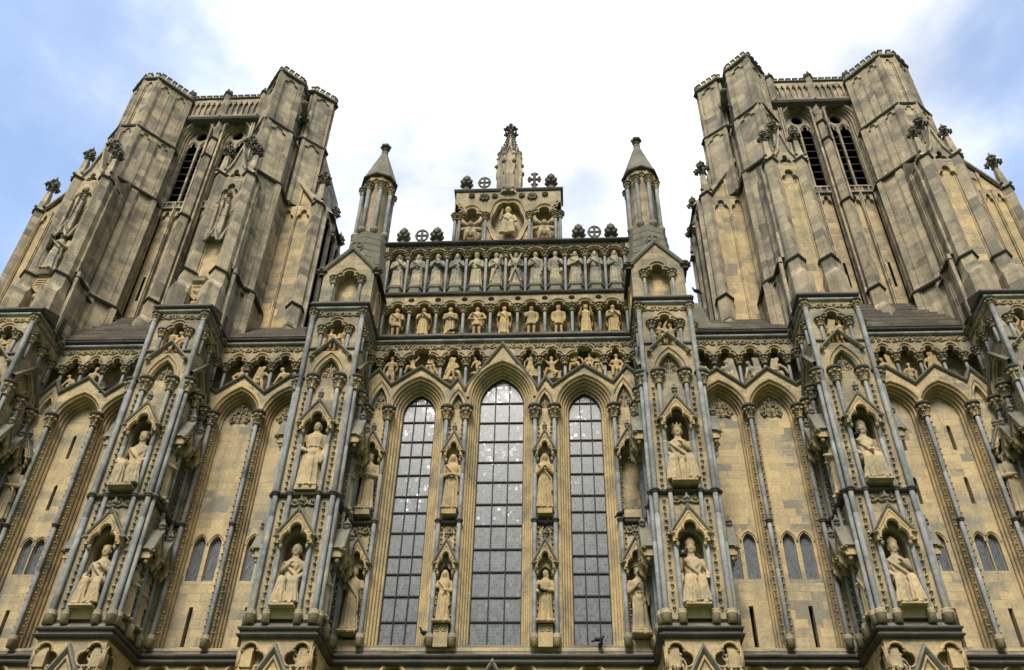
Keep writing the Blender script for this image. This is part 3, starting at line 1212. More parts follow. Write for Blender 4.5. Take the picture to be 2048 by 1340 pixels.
def bay_arcade(b, arc, niches, u0, u1, zc, lows, seed):
    """Trefoil arcade with its carved band; niches = list of (left, right)."""
    b.use('panel')
    b.fill([(u0 - 0.6, 19.9), (u1 + 0.6, 19.9), (u1 + 0.6, 22.4), (u0 - 0.6, 22.4)], -0.66)
    top = 22.40
    path = [(u0, zc)]
    for (a, c) in niches:
        w = (c - a) / 2 - 0.10
        path += trefoil((a + c) / 2, w, zc, 0.40 if c - a < 1.1 else 0.46)
    path += [(u1, zc)]
    b.use('front')
    b.slab([(u0, top)] + path + [(u1, top)], -0.30, -0.02)
    for (a, c) in niches:
        w = (c - a) / 2 - 0.10
        arc.bucket('trefoil_arch').use('mould').sweep(trefoil((a + c) / 2, w, zc, 0.40 if c - a < 1.1 else 0.46), rolls(-0.01, -0.08, 0.12, 0.03, 2), True)
    scroll_band(arc.bucket('carved_frieze').use('carve'), u0 + 0.05, u1 - 0.05, 22.03, 22.27, 0.0, seed)


def line_at(path, u):
    for i in range(len(path) - 1):
        if path[i][0] <= u <= path[i + 1][0]:
            t = (u - path[i][0]) / (path[i + 1][0] - path[i][0])
            return path[i][1] + (path[i + 1][1] - path[i][1]) * t
    return path[-1][1]


def wall_string(b, u0, u1):
    p = [(u0, 0), (u1, 0)]
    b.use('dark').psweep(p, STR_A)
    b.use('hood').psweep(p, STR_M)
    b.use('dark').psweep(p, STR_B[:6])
    b.use('ledge').psweep(p, [(0.05, 11.185), (0.0, 11.27), (-0.08, 11.40)])


def wall_cornice(b, u0, u1):
    p = [(u0, 0), (u1, 0)]
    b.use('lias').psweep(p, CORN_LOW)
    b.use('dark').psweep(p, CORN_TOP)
    b.use('ledge').box(u0, u1, -0.5, 0.12, 22.56, 22.635)


def lower_wall(b, u0, u1, arches):
    b.use('gold')
    b.M = b.M
    hs = [niche_poly(c, w, 7.0, zt - w * 0.9, w * 0.9) for (c, w, zt) in arches]
    b.fill([(u0, 0), (u1, 0), (u1, 10.95), (u0, 10.95)], 0.0, hs)
    for h in hs:
        b.use('gold').recess(h, 0.0, -0.3)
        b.use('mould').sweep(h, [(0.0, -0.05), (0.03, 0.03), (0.08, 0.05), (0.12, 0.0)], True)


def small_arch_niche(b, arc, u, w, zs, h):
    poly = jamb_arch(u, w, zs - 0.03, zs, h)
    arc.use('mould').sweep(parch(u, w, zs, h), rolls(0.0, -0.10, 0.12, 0.04, 2), True)
    foliage_tree(arc.use('carve'), u, zs - 0.02, w * 0.9, h * 0.85, -0.14, int(abs(u) * 10))
    return poly


def glaze(win, M, path, zb, d, bars_h, bars_v, mat='glass', iron='iron', rb=0.02):
    b = MB(M, mat)
    b.fill(path, d)
    part('pane', b, win)
    g = MB(M, iron)
    us = [p[0] for p in path]
    for z in bars_h:
        xs = cross_span(path, z)
        if xs:
            g.box(xs[0], xs[1], d + 0.01, d + 0.01 + rb * 1.6, z - rb, z + rb)
    for u in bars_v:
        zt = arch_top(path, u) - 0.02
        g.box(u - rb * 0.8, u + rb * 0.8, d + 0.012, d + 0.012 + rb * 1.8, zb, zt)
    part('ironwork', g, win)


def cross_span(path, z):
    xs = []
    n = len(path)
    for i in range(n):
        p, q = path[i], path[(i + 1) % n]
        if (p[1] - z) * (q[1] - z) < 0:
            xs.append(p[0] + (q[0] - p[0]) * (z - p[1]) / (q[1] - p[1]))
    return (min(xs), max(xs)) if len(xs) >= 2 else None


def arch_top(path, u):
    best = None
    for i in range(len(path) - 1):
        p, q = path[i], path[i + 1]
        if (p[0] - u) * (q[0] - u) <= 0 and abs(p[0] - q[0]) > 1e-9:
            z = p[1] + (q[1] - p[1]) * (u - p[0]) / (q[0] - p[0])
            best = z if best is None else max(best, z)
    return best


def make_nave():
    M = front_frame(0, 0)
    root = thing('window_wall', 'golden central wall between the two inner buttresses, pierced by three tall leaded windows', 'wall')
    b = MB(M, 'panel')
    arc = MB(M, 'mould')
    lancets = [(0.0, 0.75, 19.9, 1.15, 0.31), (-2.79, 0.55, 19.55, 0.82, 0.36), (2.79, 0.55, 19.55, 0.82, 0.36)]
    zig = [(-4.60, 20.75), (-4.24, 21.12), (-3.76, 20.45), (-2.79, 21.22), (-1.73, 20.33), (-1.49, 20.70), (-1.24, 20.22), (0, 22.2)]
    zig = zig + [(-p[0], p[1]) for p in reversed(zig[:-1])]
    holes = []
    recs = []
    for (cx, w, zs, h, o) in lancets:
        outer = offset(jamb_arch(cx, w, 11.72, zs, h), o)
        outer[0] = (outer[0][0], 11.40)
        outer[-1] = (outer[-1][0], 11.40)
        holes.append(outer)
    for u in (-4.10, -1.455, 1.455, 4.10):
        w = 0.22 if abs(u) < 2 else 0.30
        for (z0, zt) in ((12.0 if abs(u) < 2 else 11.62, 13.45), (15.3, 17.4)):
            h = niche_poly(u, w, z0, zt, 0.36)
            holes.append(h)
            recs.append((h, -0.32))
        zs = 19.48
        pl = jamb_arch(u, w * 0.95, zs - 0.04, zs, 0.62 if abs(u) < 2 else 0.95)
        holes.append(pl)
        recs.append((pl, -0.18))
        arc.bucket('arch_moulding').use('mould').sweep(parch(u, w * 0.95, zs, 0.62 if abs(u) < 2 else 0.95), rolls(0.0, -0.08, 0.16 if abs(u) < 2 else 0.2, 0.05, 2), True)
        foliage_tree(arc.bucket('foliage_panel').use('carve'), u, zs - 0.04, w * 0.85, 0.45 if abs(u) < 2 else 0.85, -0.13, int(abs(u) * 10))
    b.fill([(4.60, 11.30), (-4.60, 11.30)] + zig, 0.0, holes)
    for h, dd in recs:
        b.use('panel').recess(h, 0, dd)
    for (cx, w, zs, h, o) in lancets:
        path = jamb_arch(cx, w, 11.36, zs, h, 12)
        arc.bucket('arch_moulding').use('mould').sweep(path, rolls(0.0, -0.52, o + 0.01, 0.0, 5), True)
        arc.sweep(parch(cx, w, zs, h, 12), rolls(o + 0.0, 0.0, o + 0.13, 0.06, 1), True)
        arc.bucket('window_sill').use('ledge')
        v = cx - w - o
        arc.hexa([(v, -0.7, 11.3), (cx + w + o, -0.7, 11.3), (cx + w + o, -0.006, 11.3), (v, -0.006, 11.3), (v, -0.7, 11.76), (cx + w + o, -0.7, 11.76), (cx + w + o, -0.006, 11.42), (v, -0.006, 11.42)])
    arc.bucket('gable_moulding').use('hood').sweep(zig, HOODP)
    ns = [(-4.30, -3.53), (-3.53, -2.16), (-2.16, -1.27), (-1.27, -0.55), (0.55, 1.27), (1.27, 2.16), (2.16, 3.53), (3.53, 4.30)]
    bay_arcade(b, arc, ns, -4.60, 4.60, 21.62, 0, 31)
    lower_wall(b, -4.60, 4.60, [(-2.74, 0.26, 10.9), (-0.92, 0.26, 10.9), (0.86, 0.26, 10.9), (2.70, 0.26, 10.9), (-4.3, .26, 10.9), (4.3, .26, 10.9)])
    b.use('hood').sweep([(-0.5, 10.1), (0, 10.98), (0.5, 10.1)], [(-0.05, 0.0), (-0.05, 0.1), (0.0, 0.16), (0.05, 0.12), (0.06, 0)])
    part('wall', b, root)
    parts(arc, root)
    for (cx, w, zs, h, o) in lancets:
        win = MB(M, 'iron')
        path = jamb_arch(cx, w, 11.36, zs, h, 12)
        win.sweep(path, [(0.01, -0.55), (-0.025, -0.55), (-0.025, -0.50), (0.01, -0.50)])
        wo = part('lancet_window', win, root)
        zt = zs + h
        hb = []
        z = 12.35
        k = 0
        while z < zt - 0.3:
            hb.append(z)
            z += (0.78, 0.70, 0.58)[k % 3] if cx != 0 else (0.74, 0.80)[k % 2]
            k += 1
        vs = (cx - w * 0.30, cx + w * 0.38) if cx != 0 else (cx - w * 0.30, cx + w * 0.33)
        glaze(wo, M, path, 11.5, -0.56, hb, vs)
    # shafts
    sm = shaft_mesh(0.066, 11.38, 18.97, (15.22,))
    for u in (-3.72, -1.77, -1.14, 1.14, 1.77, 3.72, -4.45, 4.45):
        put('shaft', sm, root, (u, -0.13, 0))
        put('capital', CAP_BIG, root, (u, -0.10, 18.95), u)
    s_small = shaft_mesh(0.054, 0.0, 1.0, (), False)
    for u in (-4.30, -3.53, -2.16, -1.27, -0.55, 0.55, 1.27, 2.16, 3.53, 4.30):
        zb = line_at(zig, u) - 0.12
        put('shaft', s_small, root, (u, 0.12, zb), 0, (1, 1, 21.36 - zb))
        put('capital', CAP_SMALL, root, (u, 0.09, 21.35), u)
    b = MB(M, 'carve')
    for u in (-3.72, -1.77, -1.14, 1.14, 1.77, 3.72):
        sg = {3.72: 1, 1.77: -1, 1.14: 1}[abs(u)] * (1 if u > 0 else -1)
        b.bucket('crocket_strip')
        crockets(b, u + sg * 0.115, 0.03, 11.7, 18.9, 0.17, 0.038, int(u * 9))
    parts(b, root)
    b = MB(M, 'dark')
    for (a, c) in ((-4.6, -3.66), (-1.83, -1.08), (1.08, 1.83), (3.66, 4.6)):
        b.bucket('band').use('dark').psweep([(a, 0), (c, 0)], [(0.0, 15.13), (0.07, 15.15), (0.14, 15.18), (0.16, 15.23), (0.12, 15.27), (0.0, 15.29)])
        m = (a + c) / 2
        hw = 0.22 if abs(m) < 2 else 0.33
        scroll_band(b.bucket('carved_bracket').use('carve'), m - hw, m + hw, 14.84, 15.12, 0.05, int(m * 7))
        if abs(m) < 2:
            b.bucket('statue_bracket').use('dark').box(m - 0.24, m + 0.24, 0.0, 0.24, 11.98, 12.05)
            b.use('mould').box(m - 0.20, m + 0.20, 0.0, 0.20, 11.35, 11.98)
            scroll_band(b.use('carve'), m - 0.22, m + 0.22, 11.76, 11.96, 0.2, 8)
    parts(b, root)
    b = MB(M)
    wall_string(b, -4.5, 4.5)
    part('string_course', b, root)
    b = MB(M)
    wall_cornice(b, -4.6, 4.6)
    part('cornice', b, root)
    cn = canopy_builder(0.30, 0.66, 0.26).mesh('niche_canopy')
    cw = canopy_builder(0.38, 0.70, 0.28).mesh('niche_canopy')
    for u in (-4.10, -1.455, 1.455, 4.10):
        for z in (13.88, 17.72):
            o = put('niche_canopy', cn if abs(u) < 2 else cw, root, (u, 0, z), PI)
            put('finial', FIN_SMALL, o, (0, 0.24, 0.64 if abs(u) < 2 else 0.68), 0, (0.9, 0.9, 0.9))
    return root


make_nave()


def lancet_pair(b, arc, root, M, cs, w, z0, zs, h, d):
    """Small pointed windows; returns the wall holes."""
    hs = []
    for c in cs:
        p = jamb_arch(c, w, z0, zs, h, 7)
        hs.append(p)
        arc.bucket('window_frame').use('panel').walls(p, d - 0.16, d)
        arc.use('mould').sweep(parch(c, w, zs, h, 7), [(0.03, d), (0.04, d + 0.03), (0.08, d + 0.03), (0.09, d)], True)
        win = MB(M, 'lead')
        win.sweep(p, [(0.005, d - 0.15), (-0.02, d - 0.15), (-0.02, d - 0.12), (0.005, d - 0.12)])
        wo = part('small_window', win, root)
        g = MB(M, 'quarry')
        g.fill(p, d - 0.15)
        part('pane', g, wo)
        l = MB(M, 'lead')
        st = 0.115
        n = int((zs + h - z0) / st) + 8
        for sg in (-1, 1):
            for i in range(-6, n):
                seg = []
                for q in range(13):
                    u = c - w + 2 * w * q / 12
                    z = z0 + i * st + sg * (u - c) * 1.45
                    t = arch_top(p, min(max(u, c - w + 0.001), c + w - 0.001))
                    if z > z0 and z < t - 0.01:
                        seg.append((u, d - 0.143, z))
                if len(seg) > 1:
                    l.tube(seg, 0.0055, 3)
        part('lattice', l, wo)
    return hs


def slit(b, M, root, c, w, z0, z1, d, pointed=False):
    p = [(c - w, z0), (c - w, z1)] + ([(c, z1 + w * 1.6)] if pointed else []) + [(c + w, z1), (c + w, z0)]
    s = MB(M, 'panel')
    s.walls(p, d - 0.25, d)
    s.use('void').fill(p, d - 0.24)
    part('slit_window', s, root)
    return p


def make_bay(S, far, label):
    M = front_frame(0, 0, S)
    root = thing('blind_arcade_wall', label, 'wall', group='blind arcaded walls under the towers')
    b = MB(M, 'panel')
    arc = MB(M, 'mould')
    if not far:
        u0, u1 = 6.31, 10.02
        arches = [(7.27, 0.56, 19.25, 0.94), (8.94, 0.57, 19.25, 0.94)]
        zig = [(u0, 20.30), (7.27, 20.95), (8.10, 20.20), (8.94, 20.95), (9.80, 20.25), (u1, 20.42)]
        shafts = (6.62, 8.09, 9.66)
        ns = [(6.42, 7.24), (7.24, 8.09), (8.09, 8.94), (8.94, 9.74)]
    else:
        u0, u1 = 11.74, 15.97
        arches = [(12.86, 0.58, 19.2, 0.86), (14.42, 0.56, 19.2, 0.86)]
        zig = [(u0, 20.35), (12.86, 20.95), (13.66, 20.22), (14.46, 20.97), (15.33, 20.30), (15.58, 20.80), (u1, 20.2)]
        shafts = (12.08, 13.64, 15.20)
        ns = [(11.86, 12.62), (12.62, 13.36), (13.36, 14.12), (14.12, 14.9), (14.9, 15.62)]
    holes = []
    for (cx, w, zs, h) in arches:
        outer = offset(jamb_arch(cx, w, 11.50, zs, h, 10), 0.22)
        outer[0] = (outer[0][0], 11.38)
        outer[-1] = (outer[-1][0], 11.38)
        holes.append(outer)
    if far:
        for (z0, zt) in ((11.62, 13.4), (15.3, 17.3)):
            h = niche_poly(15.60, 0.24, z0, zt, 0.36)
            holes.append(h)
            b.recess(h, 0, -0.3)
        pl = jamb_arch(15.6, 0.2, 19.44, 19.48, 0.7)
        holes.append(pl)
        b.recess(pl, 0, -0.18)
        arc.bucket('arch_moulding').sweep(parch(15.6, 0.2, 19.48, 0.7), rolls(0.0, -0.08, 0.16, 0.05, 2), True)
    b.use('panel').fill([(u1, 11.30), (u0, 11.30)] + zig, 0.0, holes)
    D = -0.50
    for i, (cx, w, zs, h) in enumerate(arches):
        path = jamb_arch(cx, w, 11.38, zs, h, 10)
        arc.bucket('arch_moulding').use('mould').sweep(path, rolls(0.0, D, 0.22, 0.0, 4), True)
        arc.sweep(parch(cx, w, zs, h, 10), rolls(0.22, 0.0, 0.33, 0.05, 1), True)
        hs = []
        cw = cx + (0.06 if far else 0.02)
        if not far:
            hs += lancet_pair(b, arc, root, M, (cw - 0.24, cw + 0.26), 0.185, 13.62, 14.80, 0.32, D)
            hs.append(slit(b, M, root, cw + 0.02, 0.062, 11.6, 12.80, D))
            foliage_tree(arc.bucket('foliage_panel').use('carve'), cx, 19.36, 0.46, 0.70, D + 0.05, 5 + i)
        else:
            hs += lancet_pair(b, arc, root, M, (cw - 0.17, cw + 0.20), 0.165, 13.85, 14.78, 0.28, D)
            hs.append(slit(b, M, root, cx + 0.08, 0.06, 17.98, 18.85, D, True))
            hs.append(slit(b, M, root, cx + 0.08, 0.06, 16.05, 16.92, D, True))
            hs.append(slit(b, M, root, cx + 0.08, 0.062, 11.6, 12.72, D))
        b.use('panel').fill(path, D, hs)
    arc.bucket('gable_moulding').use('hood').sweep(zig, HOODP)
    bay_arcade(b, arc, ns, u0, u1, 21.50, 0, 41 + far)
    lower_wall(b, u0, u1, [(u0 + (u1 - u0) * f, 0.26, 10.86) for f in (0.2, 0.5, 0.8)])
    part('wall', b, root)
    parts(arc, root)
    sm = shaft_mesh(0.066, 11.34, 18.87, (15.16,))
    for u in shafts:
        put('shaft', sm, root, (S * u, -0.13, 0))
        put('capital', CAP_BIG, root, (S * u, -0.10, 18.84), u)
    s_small = shaft_mesh(0.054, 0.0, 1.0, (), False)
    for (a, c) in ns[1:] + [(ns[-1][1], 0)]:
        zb = line_at(zig, a) - 0.12
        put('shaft', s_small, root, (S * a, 0.11, zb), 0, (1, 1, 21.25 - zb))
        put('capital', CAP_SMALL, root, (S * a, 0.08, 21.24), a)
    c = MB(M, 'carve')
    for u in shafts:
        for q in (-0.13, 0.13):
            c.bucket('crocket_strip')
            crockets(c, u + q, 0.03, 11.7, 18.8, 0.2, 0.042, int(u * 9))
    parts(c, root)
    b = MB(M)
    wall_string(b, u0 - 0.05, u1 + 0.05)
    part('string_course', b, root)
    b = MB(M)
    wall_cornice(b, u0, u1)
    part('cornice', b, root)
    if far:
        cn = canopy_builder(0.30, 0.66, 0.26).mesh('niche_canopy')
        for z in (13.8, 17.62):
            o = put('niche_canopy', cn, root, (S * 15.6, 0, z), PI)
            put('finial', FIN_SMALL, o, (0, 0.24, 0.64))
        d = MB(M, 'dark')
        d.psweep([(15.2, 0), (u1, 0)], [(0.0, 15.13), (0.07, 15.15), (0.14, 15.18), (0.16, 15.23), (0.12, 15.27), (0.0, 15.29)])
        part('band', d, root)
    else:
        d = MB(M, 'dark')
        d.psweep([(9.66, 0), (u1, 0)], [(0.0, 15.1), (0.07, 15.12), (0.14, 15.15), (0.16, 15.2), (0.12, 15.24), (0.0, 15.26)])
        part('band', d, root)
    return root


make_bay(1, False, 'blind arcaded wall right of the tall windows, with two carved foliage heads')
make_bay(-1, False, 'blind arcaded wall left of the tall windows, with two carved foliage heads')
make_bay(1, True, 'blind arcaded wall at the right edge, with arrow slits above small paired windows')
make_bay(-1, True, 'blind arcaded wall at the left edge, with arrow slits above small paired windows')


# ------------------------------------------------------------------ towers
TX, TY = 13.92, 1.45


def prow(c, d0, w, p):
    return [(c - w, d0), (c - w, d0 + max(p - w, 0.02)), (c, d0 + p), (c + w, d0 + max(p - w, 0.02)), (c + w, d0)]


def pilaster(b, c, d0, stages, mat='tower'):
    """Prow-fronted pilaster strip with dripstones; stages = [(z0, z1, half width, projection, drip)]."""
    for i, (z0, z1, w, p, drip) in enumerate(stages):
        b.use(mat).prism(prow(c, d0, w, p), z0, z1)
        if i + 1 < len(stages):
            w2, p2 = stages[i + 1][2], stages[i + 1][3]
            zt = z1 + (p - p2) * 1.3
            if not drip:
                b.prism(prow(c, d0, w, p), z1, zt, prow(c, d0, w2, p2))
        if drip:
            pl = prow(c, d0, w, p)
            b.use('dark').psweep(pl, [(0.0, z1 - 0.05), (0.05, z1 - 0.04), (0.075, z1), (0.06, z1 + 0.05), (-0.03, z1 + 0.12)])
            b.use(mat)
            b.prism(offset(pl, 0.02), z1, z1 + 0.16, offset(pl, -0.10) if i + 1 >= len(stages) else prow(c, d0, stages[i + 1][2], stages[i + 1][3]))


def cusp_head(b, c, w, zs, h, d, thick=0.12, mat='tower', ztop=None):
    """A cusped panel head: a slab pierced by a trefoil, set proud of the panel."""
    ztop = ztop or zs + h + 0.06
    tr = trefoil(c, w, zs, h, 4)
    b.use(mat).slab([(c - w, ztop)] + [(c - w, zs)] + tr[1:-1] + [(c + w, zs)] + [(c + w, ztop)], d - 0.05, d + thick)


def panelled(b, M0, p, q, z0, z1, n, back='tower', rib='tower', proud=0.10, rw=0.075, head=0.5):
    """Face of a buttress: n recessed panels between slim strips, each with a cusped head."""
    M, L = face_frame(M0, p, q)
    keep = b.M
    b.M = M
    b.use(back).fill([(0, z0), (L, z0), (L, z1), (0, z1)], 0)
    w = L / n
    for i in range(n + 1):
        u = i * w
        b.use(rib)
        a, c = max(u - rw, 0), min(u + rw, L)
        b.box(a, c, -0.03, proud, z0, z1)
        for q in (u - rw - 0.045, u + rw + 0.045):
            if 0.03 < q < L - 0.03 and w > 0.5:
                b.box(q - 0.02, q + 0.02, -0.03, proud * 0.55, z0, z1)
    if head:
        for i in range(n):
            cusp_head(b, (i + 0.5) * w, w / 2 - rw, z1 - head, head * 0.72, 0.0, proud * 0.8, rib, z1)
    b.M = keep


def merlons(b, path, z, n_per=0.31, h=0.19, w=0.165, t=0.13):
    for i in range(len(path) - 1):
        p, q = path[i], path[i + 1]
        L = math.hypot(q[0] - p[0], q[1] - p[1])
        n = max(1, int(round(L / n_per)))
        M, _ = face_frame(b.M, p, q)
        keep = b.M
        b.M = M
        for k in range(n):
            u = (k + 0.5) * L / n
            b.use('tower').box(u - w / 2, u + w / 2, -t, 0, z, z + h)
            b.use('carvedark').box(u - w / 2 - 0.03, u + w / 2 + 0.03, -t - 0.03, 0.03, z + h, z + h + 0.07)
            b.use('tower')
        b.M = keep


def battlements(M, path, z, parent):
    for i in range(len(path) - 1):
        if math.hypot(path[i + 1][0] - path[i][0], path[i + 1][1] - path[i][1]) > 0.2:
            m = MB(M, 'tower')
            merlons(m, path[i:i + 2], z)
            part('battlement', m, parent)


def tower_fin(h, r, seed=1):
    return finial_builder(h, r, 'cross', 'carvedark', seed).mesh('finial')


FIN_T = [tower_fin(1.0, 0.26, 4), tower_fin(1.18, 0.32, 9)]


def pinnacle(M, root, c, z0, z1, w=0.13, fin=0, finh=None):
    """Square pinnacle shaft carrying a foliate finial."""
    b = MB(M, 'tower')
    u, d = c
    sq = [(u - w, d - w), (u - w, d + w), (u + w, d + w), (u + w, d - w)]
    b.prism(offset(sq, 0.09, True), z0 - 0.06, z0 + 0.14, offset(sq, 0.02, True))
    b.prism(sq, z0 + 0.14, z1, offset(sq, -w * 0.35, True))
    for s in (-1, 1):
        b.use('carvedark').blob((u + s * w * 1.2, d + w * 1.2, z0 + 0.2), (0.08, 0.08, 0.09), 6, 4, 0.2, 3)
    o = part('pinnacle', b, root)
    p = M @ Vector((u, d, z1 - 0.06))
    f = bpy.data.objects.new('finial', FIN_T[fin])
    C.objects.link(f)
    f.parent = o
    f.matrix_parent_inverse = world_matrix(o).inverted()
    f.location = p
    f.rotation_euler = (0, 0, 0.3)
    return o


def w_buttress(M, root, c, inner, top_poly):
    b = MB(M, 'tower')
    D = 2.58
    # body with its panel
    b.use('tower').box(c - 0.80, c + 0.80, 0.0, D - 0.14, 22.5, 30.3)
    b.use('towergold').fill([(c - 0.45, 22.6), (c + 0.45, 22.6), (c + 0.45, 30.3), (c - 0.45, 30.3)], D - 0.02)
    b.use('towergold')
    for s in (-1, 1):
        b.box(c + s * 0.36 - 0.035, c + s * 0.36 + 0.035, D - 0.15, D + 0.07, 22.8, 30.2)
        b.box(c + s * 0.28 - 0.02, c + s * 0.28 + 0.02, D - 0.15, D + 0.03, 22.8, 30.2)
    cusp_head(b, c, 0.34, 29.1, 0.62, D, 0.12, 'towergold', 29.9)
    b.use('roof')
    b.hexa([(c - 1.0, 1.9, 22.3), (c + 1.0, 1.9, 22.3), (c + 1.0, 3.36, 22.62), (c - 1.0, 3.36, 22.62), (c - 1.0, 1.9, 23.3), (c + 1.0, 1.9, 23.3), (c + 1.0, 3.36, 22.66), (c - 1.0, 3.36, 22.66)])
    # gable head
    b.use('tower')
    b.slab([(c - 0.42, 29.75), (c - 0.42, 30.3), (c - 0.16, 30.95), (c, 31.95), (c + 0.16, 30.95), (c + 0.42, 30.3), (c + 0.42, 29.75)], D - 0.25, D + 0.10, [trefoil(c, 0.22, 30.1, 0.5, 4)], True)
    b.sweep([(c - 0.5, 30.2), (c - 0.2, 30.85), (c, 31.95), (c + 0.2, 30.85), (c + 0.5, 30.2)], [(-0.02, D + 0.02), (-0.02, D + 0.2), (0.07, D + 0.2), (0.09, D - 0.3)])
    # sloping saddle back to the upper stage
    b.use('tower')
    b.hexa([(c - 0.8, 1.5, 30.25), (c + 0.8, 1.5, 30.25), (c + 0.8, D - 0.2, 30.25), (c - 0.8, D - 0.2, 30.25), (c - 0.12, 1.5, 32.2), (c + 0.12, 1.5, 32.2), (c + 0.12, D - 0.2, 31.7), (c - 0.12, D - 0.2, 31.7)])
    for s in (-1, 1):
        b.use('tower').hexa([(c + s * 0.74, 0.9, 30.2), (c + s * 0.82, 0.9, 30.2), (c + s * 0.82, D - 0.3, 30.2), (c + s * 0.74, D - 0.3, 30.2), (c + s * 0.74, 0.9, 32.0), (c + s * 0.82, 0.9, 32.0), (c + s * 0.82, D - 0.3, 30.4), (c + s * 0.74, D - 0.3, 30.4)])
    # panelled flanks with their set-offs
    for s in (-1, 1):
        for (z0, z1, o) in ((22.4, 25.3, 0.16), (25.3, 30.3, 0.02)):
            e = 0.80 + o
            pq = ((c + e, D - 0.2), (c + e, 0.05)) if s > 0 else ((c - e, 0.05), (c - e, D - 0.2))
            panelled(b, M, pq[0], pq[1], z0, z1, 3, 'tower', 'tower', 0.09, 0.13, 0)
            if z1 < 26:
                Mf, L = face_frame(M, *pq)
                keep, b.M = b.M, Mf
                b.use('dark')
                for i, zz in enumerate((25.0, 24.75, 25.25)):
                    k = i if s > 0 else 2 - i
                    b.box(k * L / 3, (k + 1) * L / 3, -0.02, 0.17, zz, zz + 0.07)
                b.M = keep
    # upper stage, faceted
    for (z0, z1, o) in ((22.4, 25.15, 0.36), (25.15, 31.4, 0.24), (31.4, 34.95, 0.10), (34.95, 38.55, 0.0)):
        pl = offset(top_poly, o) if o else top_poly
        for i in range(len(pl) - 1):
            L = math.hypot(pl[i + 1][0] - pl[i][0], pl[i + 1][1] - pl[i][1])
            if L < 0.25:
                b.use('tower')
                Mf, L = face_frame(M, pl[i], pl[i + 1])
                keep, b.M = b.M, Mf
                b.box(0, L, -0.1, 0.05, z0, z1)
                b.M = keep
                continue
            n = max(1, int(round(L / 0.85)))
            panelled(b, M, pl[i], pl[i + 1], z0, z1, n, 'tower', 'tower', 0.08, 0.14 if L > 0.5 else 0.1, 0.55 if L > 0.5 and z0 > 31 else 0)
        for v in pl[1:-1]:
            b.use('tower').prism([(v[0] - 0.13, v[1]), (v[0], v[1] + 0.15), (v[0] + 0.13, v[1]), (v[0], v[1] - 0.13)], z0, z1)
        if o:
            b.use('dark').psweep(pl, [(0.06, z1 - 0.12), (0.12, z1 - 0.09), (0.15, z1 - 0.03), (0.12, z1 + 0.03)])
            b.use('tower').psweep(pl, [(0.12, z1 + 0.03), (-0.14, z1 + 0.26)])
    b.use('tower').prism(top_poly, 38.3, 38.62)
    b.use('dark').psweep(top_poly, [(0.05, 38.48), (0.14, 38.53), (0.18, 38.6), (0.12, 38.67), (0.08, 38.7)])
    b.use('tower').prism(offset(top_poly, 0.09), 38.66, 38.78)
    wb = part('west_buttress', b, root)
    battlements(M, offset(top_poly, 0.10), 38.78, wb)
    for s in (-1, 1):
        m = MB(M, 'tower')
        pilaster(m, c + s * 0.57, D - 0.2, [(22.5, 23.75, 0.36, 0.98, False), (24.15, 24.72, 0.29, 0.66, True), (24.8, 30.2, 0.25, 0.52, True)])
        part('pilaster', m, wb)
    for s in (-1, 1):
        pinnacle(M, root, (c + s * 0.60, D + 0.02), 30.3, 31.45, 0.14, 0)
    pinnacle(M, root, (c, D - 0.35), 31.3, 32.35, 0.13, 1)


